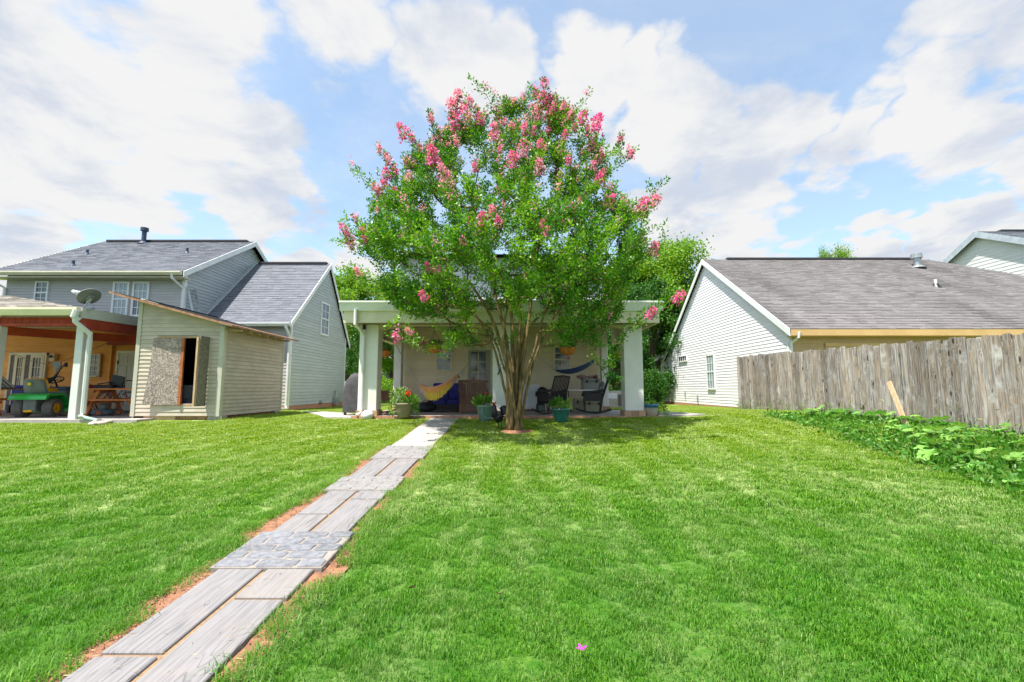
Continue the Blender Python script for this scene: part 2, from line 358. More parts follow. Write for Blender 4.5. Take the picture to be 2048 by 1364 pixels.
class MB:
    def __init__(s): s.v = []; s.f = []; s.t = []; s.m = None
    def add(s, vs, fs, tone=1.0):
        n = len(s.v)
        for p in vs:
            p = Vector(p); s.v.append(s.m @ p if s.m is not None else p); s.t.append(tone)
        s.f += [tuple(i + n for i in f) for f in fs]; return s
    def box(s, a, b, tone=1.0):
        x0, y0, z0 = a; x1, y1, z1 = b
        return s.add([(x0,y0,z0),(x1,y0,z0),(x1,y1,z0),(x0,y1,z0),(x0,y0,z1),(x1,y0,z1),(x1,y1,z1),(x0,y1,z1)],
                     [(0,3,2,1),(4,5,6,7),(0,1,5,4),(1,2,6,5),(2,3,7,6),(3,0,4,7)], tone)
    def bbox(s, a, b, e=.01):
        """box with chamfered upright edges and top"""
        x0, y0, z0 = a; x1, y1, z1 = b
        def ring(i, z): return [(x0+i+e,y0+i,z),(x1-i-e,y0+i,z),(x1-i,y0+i+e,z),(x1-i,y1-i-e,z),(x1-i-e,y1-i,z),(x0+i+e,y1-i,z),(x0+i,y1-i-e,z),(x0+i,y0+i+e,z)]
        vs = ring(0, z0) + ring(0, z1 - e) + ring(e, z1); fs = [tuple(range(7, -1, -1)), tuple(range(16, 24))]
        for r in (0, 8): fs += [(r+i, r+(i+1) % 8, r+8+(i+1) % 8, r+8+i) for i in range(8)]
        return s.add(vs, fs)
    def bar(s, p, q, w, h, up=(0, 0, 1)):
        p = Vector(p); q = Vector(q); d = (q - p).normalized(); u = Vector(up)
        if abs(d.dot(u)) > .98: u = Vector((0, 1, 0))
        x = d.cross(u).normalized() * w / 2; y = x.cross(d).normalized() * h / 2
        vs = [p-x-y, p+x-y, p+x+y, p-x+y, q-x-y, q+x-y, q+x+y, q-x+y]
        return s.add(vs, [(0,1,2,3),(7,6,5,4),(0,4,5,1),(1,5,6,2),(2,6,7,3),(3,7,4,0)])
    def tube(s, pts, r, n=8, closed=False):
        pts = [Vector(p) for p in pts]; K = len(pts); rs = r if isinstance(r, (list, tuple)) else [r] * K
        vs = []; ref = Vector((0, 0, 1))
        for i, p in enumerate(pts):
            a = pts[(i-1) % K] if closed else pts[max(0, i-1)]; b = pts[(i+1) % K] if closed else pts[min(K-1, i+1)]
            d = (b - a).normalized()
            rf = ref if abs(d.dot(ref)) < .95 else Vector((0, 1, 0))
            x = d.cross(rf).normalized(); y = x.cross(d)
            for k in range(n):
                an = 2 * math.pi * k / n; vs.append(p + (x * math.cos(an) + y * math.sin(an)) * rs[i])
        fs = []
        for i in range(K if closed else K - 1):
            j = (i + 1) % K
            fs += [(i*n+k, i*n+(k+1) % n, j*n+(k+1) % n, j*n+k) for k in range(n)]
        if not closed: fs += [tuple(range(n-1, -1, -1)), tuple(range((K-1)*n, K*n))]
        return s.add(vs, fs)
    def lathe(s, prof, n=20, c=(0, 0, 0), cap=True):
        vs = [(c[0]+r*math.cos(2*math.pi*k/n), c[1]+r*math.sin(2*math.pi*k/n), c[2]+z) for r, z in prof for k in range(n)]
        fs = [(i*n+k, i*n+(k+1) % n, (i+1)*n+(k+1) % n, (i+1)*n+k) for i in range(len(prof)-1) for k in range(n)]
        if cap: fs += [tuple(range(n-1, -1, -1)), tuple(range((len(prof)-1)*n, len(prof)*n))]
        return s.add(vs, fs)
    def prism(s, poly, vec, tone=1.0):
        """poly: list of points (planar), extruded by vec"""
        n = len(poly); a = [Vector(p) for p in poly]; vec = Vector(vec)
        fs = [tuple(range(n-1, -1, -1)), tuple(range(n, 2*n))] + [(i, (i+1) % n, n+(i+1) % n, n+i) for i in range(n)]
        return s.add(a + [p + vec for p in a], fs, tone)
    def me(s, name, m, off=None, smooth=False, tone=False):
        me = bpy.data.meshes.new(name); vs = s.v if off is None else [v - off for v in s.v]
        me.from_pydata([tuple(v) for v in vs], [], s.f); me.materials.append(m)
        if tone:
            a = me.attributes.new('tone', 'FLOAT', 'POINT'); a.data.foreach_set('value', s.t)
        if smooth: me.shade_smooth()
        return me
    def build(s, name, m, parent=None, local=False, smooth=False, tone=False, kind=None):
        off = None if (parent is None or local) else wloc(parent)
        return link(name, s.me(name, m, off, smooth, tone), parent, kind=kind)
def npmesh(name, V, Fq, m, tone=None, smooth=False):
    me = bpy.data.meshes.new(name); k = Fq.shape[1]
    me.vertices.add(len(V)); me.vertices.foreach_set('co', V.astype(np.float32).ravel())
    me.loops.add(Fq.size); me.loops.foreach_set('vertex_index', Fq.astype(np.int32).ravel())
    me.polygons.add(len(Fq)); me.polygons.foreach_set('loop_start', np.arange(0, Fq.size, k, dtype=np.int32))
    me.update(calc_edges=True)
    if tone is not None:
        a = me.attributes.new('tone', 'FLOAT', 'POINT'); a.data.foreach_set('value', tone.astype(np.float32))
    me.materials.append(m)
    if smooth: me.shade_smooth()
    me.validate(); return me
def leaves(P, Dv, L, Wd, fold=.35, up=None):
    """folded leaf quads at P along Dv"""
    n = len(P); Dv = Dv / np.linalg.norm(Dv, axis=1, keepdims=True)
    r = rng.normal(size=(n, 3)); r[:, 2] += 0
    sd = np.cross(Dv, r if up is None else up + .5 * r); sd /= np.linalg.norm(sd, axis=1, keepdims=True) + 1e-9
    nn = np.cross(sd, Dv); L = np.broadcast_to(L, (n,))[:, None]; Wd = np.broadcast_to(Wd, (n,))[:, None]
    a = P; c = P + Dv * L; mid = P + Dv * L * .48 - nn * Wd * fold
    b = mid + sd * Wd * .5 + nn * Wd * fold * 1.4; d = mid - sd * Wd * .5 + nn * Wd * fold * 1.4
    V = np.stack([a, b, c, d], 1).reshape(-1, 3); return V, np.arange(4 * n).reshape(n, 4)
def leafcloud(name, P, Dv, L, Wd, m, tone, **k):
    V, Fq = leaves(P, Dv, L, Wd, **k); return npmesh(name, V, Fq, m, np.repeat(tone, 4))
def rdir(n, upb=0.0):
    d = rng.normal(size=(n, 3)); d[:, 2] += upb; return d / np.linalg.norm(d, axis=1, keepdims=True)
# siding: one lapped board per course, clipped to the wall's outline, cut round openings
def siding(parent, poly, o, u, n, course, mat, holes=(), proud=.016, name='siding_board', every=1):
    """poly: convex outline [(a,z)..] in wall coords (a along u from o), z absolute; n outward"""
    o = Vector(o); u = Vector(u).normalized(); n = Vector(n).normalized(); off = wloc(parent)
    def span(z):
        xs = []
        for i in range(len(poly)):
            (a0, z0), (a1, z1) = poly[i], poly[(i+1) % len(poly)]
            if (z0 - z) * (z1 - z) <= 0 and z0 != z1: xs.append(a0 + (a1 - a0) * (z - z0) / (z1 - z0))
            elif z0 == z1 == z: xs += [a0, a1]
        return (min(xs), max(xs)) if len(xs) > 1 else None
    z0 = min(p[1] for p in poly); z1 = max(p[1] for p in poly); k = 0
    z = z0
    while z < z1 - .01:
        zt = min(z + course, z1); b = span(z + .0005); t = span(zt - .0005)
        if b and t:
            segs = [(b[0], b[1], t[0], t[1])]
            for ha0, ha1, hz0, hz1 in holes:
                if z < hz1 - .02 and zt > hz0 + .02:
                    ns = []
                    for s in segs:
                        if ha0 > s[0] and ha0 < s[1]: ns.append((s[0], ha0, s[2], ha0))
                        if ha1 < s[1] and ha1 > s[0]: ns.append((ha1, s[1], ha1, s[3]))
                        if ha1 <= s[0] or ha0 >= s[1]: ns.append(s)
                    segs = ns
            for s in segs:
                if s[1] - s[0] < .02 and s[3] - s[2] < .02: continue
                pr = proud * .12
                def pt(a, d, zz): return o + u * a + n * d + Vector((0, 0, zz - o.z))
                mb = MB(); lap = .012
                mb.add([pt(s[0],-.02,z),pt(s[1],-.02,z),pt(s[1],proud,z-lap*0),pt(s[0],proud,z),
                        pt(s[2],-.02,zt),pt(s[3],-.02,zt),pt(s[3],pr,zt),pt(s[2],pr,zt),
                        pt(s[0],proud,z+.012),pt(s[1],proud,z+.012)],
                       [(3,2,1,0),(4,5,6,7),(3,8,9,2),(8,7,6,9),(0,4,7,8,3),(1,2,9,6,5),(0,1,5,4)])
                link(name, mb.me(name, mat, off), parent)
        z = zt; k += 1
def shingles(parent, o, u, s, spans, course, mat, tabw=.33, streak=None, name='shingle_courses'):
    """roof plane: o eave origin, u along eave, s up the slope (unit), spans(t)->(a0,a1), length T"""
    fn, T = spans; u = Vector(u).normalized(); s = Vector(s).normalized(); n = u.cross(s).normalized()
    if n.z < 0: n = -n
    o = Vector(o); mb = MB(); k = 0; t = 0.0
    while t < T - .01:
        t1 = min(t + course, T); a0, a1 = fn(t); b0, b1 = fn(t1); a = a0 - (tabw * .5 if k % 2 else 0)
        while a < max(a1, b1):
            w = tabw * random.uniform(.75, 1.25); c0 = max(a, a0); c1 = min(a + w, a1); d0 = max(a, b0); d1 = min(a + w, b1)
            if c1 - c0 > .01 or d1 - d0 > .01:
                c1 = max(c1, c0); d1 = max(d1, d0); hgt = random.uniform(.012, .024)
                tn = random.uniform(.86, 1.09) * (streak(.5 * (c0 + c1), t) if streak else 1)
                p = [o+u*c0+s*t+n*hgt, o+u*c1+s*t+n*hgt, o+u*d1+s*t1+n*.002, o+u*d0+s*t1+n*.002, o+u*c0+s*t, o+u*c1+s*t]
                mb.add(p, [(0,1,2,3),(4,5,1,0)], tn)
            a += w
        t = t1; k += 1
    return mb.build(name, mat, parent, tone=True, kind='stuff')
# window: frame > pane, muntin
def window(parent, c, w, h, u, n, cols=2, rows=2, hung=True, trim=white, pane=glass, paneb=None, fw=.06, name='window', proud=.05):
    """c: centre on the wall; sash over sash when hung"""
    c = Vector(c); u = Vector(u).normalized(); n = Vector(n).normalized(); Z = Vector((0, 0, 1))
    m4 = Matrix((( u.x, n.x, 0, c.x), (u.y, n.y, 0, c.y), (u.z, n.z, 1, c.z), (0, 0, 0, 1)))
    f = MB(); f.m = m4
    f.box((-w/2,-.02,-h/2),(-w/2+fw,proud,h/2)); f.box((w/2-fw,-.02,-h/2),(w/2,proud,h/2))
    f.box((-w/2+fw,-.02,h/2-fw),(w/2-fw,proud,h/2)); f.box((-w/2+fw,-.02,-h/2),(w/2-fw,proud+.02,-h/2+fw))
    if hung: f.box((-w/2+fw,-.02,-.025),(w/2-fw,proud-.005,.03))
    fo = f.build(name, trim, parent)
    fw2 = w/2 - fw; parts = [(-h/2+fw, -.025), (.03, h/2-fw)] if hung else [(-h/2+fw, h/2-fw)]
    for i, (a, b) in enumerate(parts):
        g = MB(); g.m = m4; g.box((-fw2, -.015, a), (fw2, proud*.45, b)); g.build('pane', (paneb if (paneb and i == 0) else pane), fo)
    q = MB(); q.m = m4; e = .011
    for a, b in parts:
        for k in range(1, cols): x = -fw2 + 2*fw2*k/cols; q.box((x-e, proud*.45, a), (x+e, proud*.7, b))
        for k in range(1, rows): z = a + (b-a)*k/rows; q.box((-fw2, proud*.45, z-e), (fw2, proud*.68, z+e))
    if q.v: q.build('muntin', trim, fo)
    return fo
V3 = Vector
# ================================================================== GROUND
def sheet(name, xs, ys, m, dz=0, keep=None):
    X, Y = np.meshgrid(xs, ys); Zz = gz(X, Y) + dz
    V = np.stack([X, Y, Zz], -1).reshape(-1, 3); nx, ny = len(xs), len(ys)
    i = np.arange(nx*ny).reshape(ny, nx); Fq = np.stack([i[:-1,:-1], i[:-1,1:], i[1:,1:], i[1:,:-1]], -1).reshape(-1, 4)
    if keep is not None: Fq = Fq[keep(V[Fq].mean(1))]
    o = link(name, npmesh(name, V, Fq, m), kind='structure'); return o
xs = np.concatenate([np.linspace(-300, -40, 14), np.arange(-38, 38.1, .5), np.linspace(40, 300, 14)])
ys = np.concatenate([np.linspace(-60, -2, 12), np.arange(-1, 40, .5), np.linspace(42, 600, 20)])
sheet('lawn', xs, ys, ground_m)
def pathx(y): return -1.735 + .003 * (y - 3)
PW = .33
# bare clay beside the path
def soilw(y, side): 
    return (.12 if side < 0 else .06) * np.clip(1.15 - (y - 1) * .085, .22, 1) + .055 * np.sin(y * 2.1 + side) + .035 * np.sin(y * 5.3 + 2 * side)
ysn = np.arange(.6, 11.9, .06); V = []; 
for y in ysn:
    a = pathx(y) - PW - .10 - soilw(y, -1); b = pathx(y) + PW + .09 + soilw(y, 1)
    for k in range(13):
        x = a + (b - a) * k / 12; V.append((x, y, float(gz(x, y)) + .008 + .008 * math.sin(x * 31 + y * 17) * math.sin(y * 23)))
V = np.array(V); i = np.arange(len(V)).reshape(-1, 13)
Fq = np.stack([i[:-1,:-1], i[:-1,1:], i[1:,1:], i[1:,:-1]], -1).reshape(-1, 4)
link('soil', npmesh('soil', V, Fq, soil, smooth=True), kind='structure')
# ---- path: structure whose slabs are parts
path = thing('path', 'garden path of cast concrete timber and brick slabs', None); path['kind'] = 'structure'
def slabpt(a, y, dz): x = pathx(y) + a; return V3((x, y, float(gz(x, y)) + dz))
def slab(a0, a1, y0, y1, name, m, top=.035, thick=.05, par=None, jit=.0, cut=0):
    mb = MB(); e = .006; ta = random.uniform(-jit, jit); tb = random.uniform(-jit, jit)
    if cut:
        c = cut; cs = [(a0+c, y0), (a1-c, y0), (a1, y0+c*.8), (a1, y1-c*.8), (a1-c, y1), (a0+c, y1), (a0, y1-c*.8), (a0, y0+c*.8)]
        if jit: cs = [(a+random.uniform(-.006,.006), y+random.uniform(-.006,.006)) for a, y in cs]
    else: cs = [(a0, y0), (a1, y0), (a1, y1), (a0, y1)]
    ca, cy = (a0+a1)/2, (y0+y1)/2; n = len(cs)
    lo = [slabpt(a, y, top-thick) for a, y in cs]; mi = [slabpt(a, y, top-e+ta) for a, y in cs]
    hi = [slabpt(a-math.copysign(e, a-ca), y-math.copysign(e, y-cy), top+ta) for a, y in cs]
    mb.add(lo+mi+hi, [tuple(range(n-1,-1,-1)), tuple(range(2*n,3*n))] + [(r*n+k, r*n+(k+1)%n, (r+1)*n+(k+1)%n, (r+1)*n+k) for r in (0,1) for k in range(n)])
    return mb.build(name, m, par or path)
def bed(y0, y1, w=PW-.01, m=sand, top=.020): 
    b = slab(-w, w, y0, y1, 'joint_bed', m, top, .035); return b
def planks(y0, y1, cutsL, cutsR):
    bed(y0+.004, y1-.004)
    for side, cuts in ((-1, cutsL), (1, cutsR)):
        ee = [y0] + cuts + [y1]
        for q in range(len(ee)-1):
            j = .016; a0, a1 = (-PW, -.018) if side < 0 else (.018, PW)
            w = random.uniform(-.012, .012)
            slab(a0 + (w if side < 0 else 0), a1 + (w if side > 0 else 0), ee[q] + (j if q else 0), ee[q+1] - (j if q < len(ee)-2 else 0), 'plank', timber, .036, .045)
slate2 = M('pale_slate_stone', (.20, .19, .19), (.26, .25, .245), 22, .8, bump=.2, rnd=.06, detail=6)
def bricks(y0, y1, rows=5, w=.395, sm_=None):
    slab(-w, w, y0, y1, 'brick_slab', mortar, .044, .05, jit=.0)
    dy = (y1 - y0) / rows
    for r in range(rows):
        nb = 3; L = 2 * w / (nb - .35); st = -w + (0 if r % 2 == 0 else -L * .5)
        for q in range(nb + 2):
            a0 = max(st + q * L + .010, -w + .006); a1 = min(st + (q + 1) * L - .010, w - .006)
            if a1 - a0 > .05: slab(a0, a1, y0 + r*dy + .008, y0 + (r+1)*dy - .008, 'paver_stone', sm_ or slate, .052, .012, jit=.002, cut=.022)
gy = [G(px, py).y for px, py in ((330,1364),(480,1148),(600,1074),(680,988),(715,961),(755,922),(785,897),(870,838))]
planks(.7, gy[1], [1.55, 2.42], [1.9, 2.95])
bricks(gy[1]+.004, gy[2]); planks(gy[2]+.004, gy[3], [gy[2]+.48], [gy[2]+.95]); bricks(gy[3]+.004, gy[4], sm_=slate2)
planks(gy[4]+.004, gy[5], [], []); bricks(gy[5]+.004, gy[6], 6, sm_=slate2)
slab(-PW-.03, PW+.03, gy[6]+.004, 9.6, 'concrete_slab', palecon, .04, .05); slab(-PW-.03, PW+.03, 9.61, 11.72, 'concrete_slab', palecon, .042, .05)
# ================================================================== CENTRE HOUSE
FZ = .80                                                     # porch floor
HX0, HX1, HY = PY(800,700,15.3).x, PY(1206,700,15.3).x, 15.3
house = thing('house', 'cream sided house with deep rear porch behind the flowering tree', 'house', ((HX0+HX1)/2, HY, FZ))
# porch floor with brick edging
mb = MB(); mb.box((-4.15, 11.95, .3), (3.78, 15.3, FZ)); mb.build('porch_floor', M('porch_floor_tile', (.42,.36,.33), (.33,.29,.28), 4, .6, bump=.1), house)
x = -4.15
bmesh_ = MB(); bmesh_.box((0,0,0),(.192,.09,.07)); bme = bmesh_.me('brick', brickm)
while x < 3.7:
    link('brick', bme, house, V3((x, 11.855, FZ-.066)) - house.location); x += .2
# rear wall and upper storey
Ln = HX1 - HX0
holes = [(-3.0, 99, 99, 99)]
dX0, dX1 = PY(940,740,HY).x, PY(978,740,HY).x
siding(house, [(0,FZ),(Ln,FZ),(Ln,3.6),(0,3.6)], (HX0,HY,0), (1,0,0), (0,-1,0), .125, sid_porch, holes=[(dX0-HX0, dX1-HX0, 0, FZ+2.05)])
UZ0 = PY(800,604,HY).z - .25
siding(house, [(0,UZ0),(Ln,UZ0),(Ln,6.0),(0,6.0)], (HX0,HY,0), (1,0,0), (0,-1,0), .15, sid_right, proud=.016)
mb = MB(); mb.box((HX0, HY+.02, .5), (HX1, 23, 6.0)); mb.build('wall_core', sid_right, house)
for x in (HX0-.05, HX1-.05):
    mb = MB(); mb.box((x, HY-.03, UZ0), (x+.1, HY+.05, 5.99)); mb.build('corner_trim', white, house)
mb = MB(); yb, yr, yf = HY-.4, 19.1, 23.3
mb.prism([(HX0-.3,yb,6.0),(HX0-.3,yr,6.9),(HX0-.3,yf,6.0)], (Ln+.6,0,0)); mb.build('roof', asph_l, house)
# porch roof
EY, EX0, EX1 = 11.5, PY(683,603,11.5).x, PY(1323,603,11.5).x
EZ = PY(1000,603,EY).z; FB = PY(1000,645,EY).z; GB = PY(1000,622,EY).z
mb = MB(); mb.prism([(EX0,EY+.02,EZ),(EX0,EY+.02,EZ-.03),(EX0,HY,EZ+.25),(EX0,HY,EZ+.3)], (EX1-EX0,0,0)); mb.build('porch_roof', asph_l, house)
g = MB(); gp = [(EX0-.02,EY+.02,EZ),(EX0-.02,EY-.13,EZ),(EX0-.02,EY-.13,EZ-.04),(EX0-.02,EY-.10,EZ-.09),(EX0-.02,EY-.04,GB),(EX0-.02,EY+.02,GB)]
g.prism(gp, (EX1-EX0+.04,0,0)); g.build('gutter', white, house)
mb = MB(); mb.box((EX0+.06, EY+.02, FB), (EX1-.06, EY+.06, GB)); mb.build('fascia', cream, house)
for x0, x1 in ((EX0+.06, EX0+.10), (EX1-.10, EX1-.06)):
    mb = MB(); mb.prism([(x0,EY+.06,FB),(x0,EY+.06,EZ-.03),(x0,HY,EZ+.22),(x0,HY,FB)], (.04,0,0)); mb.build('side_fascia', cream, house)
mb = MB(); mb.box((EX0+.1, EY+.06, FB+.02), (EX1-.1, 12.06, FB+.04)); mb.build('soffit', M('soffit',(.30,.26,.20),None,4,.7), house)
mb = MB(); mb.box((EX0+.5, 12.3, 3.56), (EX1-.5, HY, 3.58)); mb.build('porch_ceiling', M('porch_ceiling',(.34,.28,.22),None,4,.7), house)
def colx(a, b, Y=12.0): return PY(a, 830, Y).x, PY(b, 830, Y).x
HB = PY(757, 658, 12.0).z; HM = PY(870, 648, 12.0).z
cols = [colx(714,752), colx(985,1021), colx(1251,1289)]
# arched header spans
for (a, b) in ((cols[0][1], cols[1][0]), (cols[1][1], cols[2][0])):
    top = [(a,12.05,FB+.02),(b,12.05,FB+.02)]; arc = [(b+(a-b)*k/14, 12.05, HB+(HM-HB)*math.sin(math.pi*k/14)**.6) for k in range(15)]
    mb = MB(); q = arc
    for k in range(14):
        p0, p1 = q[k], q[k+1]
        mb.prism([p0, p1, (p1[0],12.05,FB+.02), (p0[0],12.05,FB+.02)], (0,.36,0))
    mb.build('arched_header', header_m, house)
def pier(x0, x1, y0, d, top, base=True):
    mb = MB(); mb.bbox((x0,y0,FZ+.14),(x1,y0+d,top), .012); c = mb.build('column', stucco, house)
    if base:
        nb = 3; w = (x1-x0+.06)/nb
        for k in range(nb):
            b2 = MB(); b2.box((x0-.03+k*w+.004,y0-.03,FZ),(x0-.03+(k+1)*w-.004,y0+.1,FZ+.14)); b2.build('brick', brickt, c)
        b2 = MB(); b2.box((x0-.03,y0+.101,FZ),(x1+.03,y0+d+.03,FZ+.14)); b2.build('base', brickt, c)
    return c
for x0, x1 in cols: pier(x0, x1, 12.0, .42, FB+.02)
for a, b in ((786,801),(1204,1217)):
    x0, x1 = PY(a,780,14.75).x, PY(b,780,14.75).x; pier(x0, x1, 14.75, .3, 3.56)
for xc, yy in ((-3.95,0),(3.45,0)):                           # side headers
    mb = MB(); mb.box((xc-.1, 12.42, 2.98), (xc+.1, 15.2, 3.5)); mb.build('side_header', header_m, house)
# downspout at the left column
dx = PY(726,700,11.9).x; mb = MB()
mb.tube([(dx-.07,EY-.06,GB+.03),(dx-.07,EY-.06,FB-.04),(dx+.0,11.93,FB-.26),(dx+.0,11.93,HB+.08)], .045, 8); mb.tube([(dx,11.93,HB+.02),(dx,11.93,FZ+.1),(dx-.10,11.83,FZ+.03)], .042, 8)
mb.build('downspout', white, house)
mb = MB(); mb.tube([(dx,11.93,HB+.10),(dx,11.93,HB-.03)], .046, 8); mb.build('downspout_coupling', black, house)
# porch windows and door
def pwin(x0, x1, y0, y1, Y, **k):
    a = PY(x0, y1, Y); b = PY(x1, y0, Y); return window(house, ((a.x+b.x)/2, Y, (a.z+b.z)/2), b.x-a.x, b.z-a.z, (1,0,0), (0,-1,0), **k)
pwin(871,905,690,743,HY,trim=cream,rows=2); pwin(1107,1140,692,747,HY,trim=cream,rows=2)
a = PY(933,696,HY); b = PY(985,820,HY)
mb = MB(); t = .07
mb.box((a.x,HY-.05,FZ),(a.x+t,HY+.02,a.z)); mb.box((b.x-t,HY-.05,FZ),(b.x,HY+.02,a.z)); mb.box((a.x,HY-.055,a.z-t),(b.x,HY+.02,a.z+.02)); df = mb.build('door_frame', cream, house)
dr = MB(); dr.box((a.x+t,HY-.03,FZ+.02),(b.x-t,HY+.01,a.z-t)); dro = dr.build('door', M('porch_door',(.42,.42,.36),None,3,.5), house)
ga, gb = PY(943,704,HY), PY(971,815,HY)
mb = MB(); mb.box((ga.x,HY-.045,FZ+.25),(gb.x,HY-.03,ga.z)); mb.build('door_glass', glass, dro)
mb = MB(); xm = (ga.x+gb.x)/2; mb.box((xm-.012,HY-.055,FZ+.25),(xm+.012,HY-.045,ga.z))
for k in range(1,5): z = FZ+.25+(ga.z-FZ-.25)*k/5; mb.box((ga.x,HY-.053,z-.01),(gb.x,HY-.045,z+.01))
mb.build('muntin', cream, dro)
mb = MB(); mb.lathe([(.0,0),(.028,.01),(.028,.03),(.0,.04)], 10, (0,0,0), False); mb.v = [V3((v.x+gb.x+.07, HY-.04-v.z, v.y+FZ+.95)) for v in mb.v]; mb.build('handle', black, dro)
# ================================================================== LEFT HOUSE (two storeys with a gabled wing)
XM, XW = -11.8, -8.3
lh = thing('house', 'grey two storey house with small gabled side wing and roof vent pipe', 'house', (-12, 20, .7))
def eave(px, py, yw, ov, yr, zr):
    yo = yw - ov; zo = PY(px, py, yo).z; return zo + (zr - zo) / (yr - yo) * ov
apM = PX(500,484,XM)
YM0, YMR, ZMR = 16.1, apM.y, apM.z; ZME = eave(200, 543, YM0, .45, YMR, ZMR)
XL = PY(10,600,16.1).x
wz0 = 3.3
siding(lh, [(0,.7),(XM-XL,.7),(XM-XL,ZME),(0,ZME)], (XL,YM0,0), (1,0,0), (0,-1,0), .102, sid_left, proud=.017, holes=[(-1,99,0,wz0)])
Lg = 2*(YMR-YM0); slp = (ZMR-ZME)/(YMR-YM0)
siding(lh, [(0,2.6),(Lg,2.6),(Lg,ZME),(Lg/2,ZMR),(0,ZME)], (XM,YM0,0), (0,1,0), (1,0,0), .125, sid_wing, proud=.026)
mb = MB(); mb.box((XL+.02,YM0+.02,.2),(XM-.03,YM0+Lg-.02,ZME-.02)); mb.prism([(XL+.02,YM0+.02,ZME-.02),(XL+.02,YM0+Lg,ZME-.02),(XL+.02,YMR,ZMR-.05)],(XM-XL-.06,0,0)); mb.build('wall_core', sid_left, lh)
def gable_roof(par, xa, xb, y0, yr, y1, ze0, zr, ze1, ov, mat, thick=.10, vent=True, front=True, rear=True, trim=white, course=.14, xov=(.25,.25), streak=None, u_hip=None):
    """ridge runs along X. y0/y1 wall lines, ze eave heights at the wall lines"""
    s0 = (zr-ze0)/(yr-y0); s1 = (zr-ze1)/(y1-yr)
    yo, zo = y0-ov, ze0-ov*s0; yq, zq = y1+ov, ze1-ov*s1; xa -= xov[0]; xb += xov[1]
    mb = MB(); mb.prism([(xa,yo,zo),(xa,yr,zr),(xa,yq,zq),(xa,yq,zq-thick),(xa,yr,zr-thick),(xa,yo,zo-thick)],(xb-xa,0,0))
    rf = mb.build('roof', mat, par)
    Ls = math.hypot(yr-yo, zr-zo); sv = V3((0,yr-yo,zr-zo)).normalized()
    shingles(rf, (xa,yo,zo+.004), (1,0,0), sv, (u_hip or (lambda t: (0, xb-xa)), Ls), course, mat, streak=streak)
    for x in ((xa, xb) if True else ()):                                     # rake boards
        for (ya,za,yb2,zb) in ((yo,zo,yr,zr),(yr,zr,yq,zq)):
            m2 = MB(); sg = -1 if x == xa else 1
            m2.prism([(x,ya,za+.012),(x,yb2,zb+.012),(x,yb2,zb-.20),(x,ya,za-.20)],(sg*.03,0,0)); m2.build('rake_board', trim, rf)
    if vent:
        m2 = MB(); m2.box((xa+(xb-xa)*.04,yr-.12,zr-.01),(xb-(xb-xa)*.05,yr+.12,zr+.07)); m2.build('ridge_vent', M('ridge_vent',(.05,.05,.06),None,5,.8), rf)
    return rf, yo, zo
rf, yo, zo = gable_roof(lh, XL, XM, YM0, YMR, YM0+Lg, ZME, ZMR, ZME, .45, asph_l)
def gutter(par, x0, x1, y, z, trim=white, hgt=.13):
    mb = MB(); mb.prism([(x0,y,z),(x0,y-.12,z),(x0,y-.12,z-.04),(x0,y-.05,z-hgt),(x0,y,z-hgt)],(x1-x0,0,0)); return mb.build('gutter', trim, par)
gutter(lh, XL-.25, XM+.22, yo, zo-.01, cream)
mb = MB(); mb.box((XL-.2,yo+.01,zo-.20),(XM+.2,YM0,zo-.17)); mb.build('soffit', cream, lh)
def spout(par, pts, m=white, r=.045, name='downspout'):
    mb = MB(); mb.tube(pts, r, 6); return mb.build(name, m, par)
spout(lh, [(XM-.12,yo-.06,zo-.1),(XM-.1,yo-.02,zo-.25),(XM+.04,YM0-.07,zo-.55),(XM+.04,YM0-.07,3.2)])
spout(lh, [(XL-.2,yo-.06,zo-.1),(XL-.2,yo-.02,zo-.25),(XL+.02,YM0-.07,zo-.5),(XL+.02,YM0-.07,3.0)])
mb = MB(); mb.box((XM-.06,YM0-.04,2.5),(XM+.03,YM0+.09,ZME-.1)); mb.build('corner_trim', white, lh)
def wf(par, x0, x1, y0, y1, Y, **k):
    a = PY(x0, y1, Y); b = PY(x1, y0, Y); return window(par, ((a.x+b.x)/2, Y-.015, (a.z+b.z)/2), b.x-a.x, b.z-a.z, (1,0,0), (0,-1,0), **k)
wf(lh, 69, 101, 563, 609, YM0, rows=2, fw=.055)
wf(lh, 223, 262, 564, 634, YM0, cols=3, rows=2, fw=.07, pane=blindm, paneb=blindm); wf(lh, 262.5, 302, 564, 634, YM0, cols=3, rows=2, fw=.07, pane=blindm, paneb=glass)
# wing
apW = PX(656.5,528,XW); eW = PX(587,655,XW); YW0 = PX(575,800,XW).y; YWR, ZWR = apW.y, apW.z
YW1 = PX(690,700,XW).y; ZW0 = eave(540, 645, YW0, .30, YWR, ZWR); sW = (ZWR-ZW0)/(YWR-YW0)
eW1 = PX(693.5,686,XW); sW1 = (ZWR-eW1.z)/(eW1.y-YWR); ZW1 = ZWR - sW1*(YW1-YWR)
bz = float(gz(XW,YW0)) + .05
siding(lh, [(0,bz+.12),(YW1-YW0,bz+.12),(YW1-YW0,ZW1),(YWR-YW0,ZWR),(0,ZW0)], (XW,YW0,0), (0,1,0), (1,0,0), .125, sid_wing, proud=.026)
siding(lh, [(0,bz),(XW-XM,bz),(XW-XM,ZW0),(0,ZW0)], (XM,YW0,0), (1,0,0), (0,-1,0), .125, sid_left)
mb = MB(); mb.prism([(XM,YW0+.02,.2),(XM,YW1-.02,.2),(XM,YW1-.02,ZW1-.04),(XM,YWR,ZWR-.06),(XM,YW0+.02,ZW0-.04)],(XW-XM-.03,0,0)); mb.build('wall_core', sid_wing, lh)
mb = MB(); mb.box((XM,YW0-.01,.1),(XW+.01,YW1,bz+.12)); mb.build('foundation', brickm, lh)
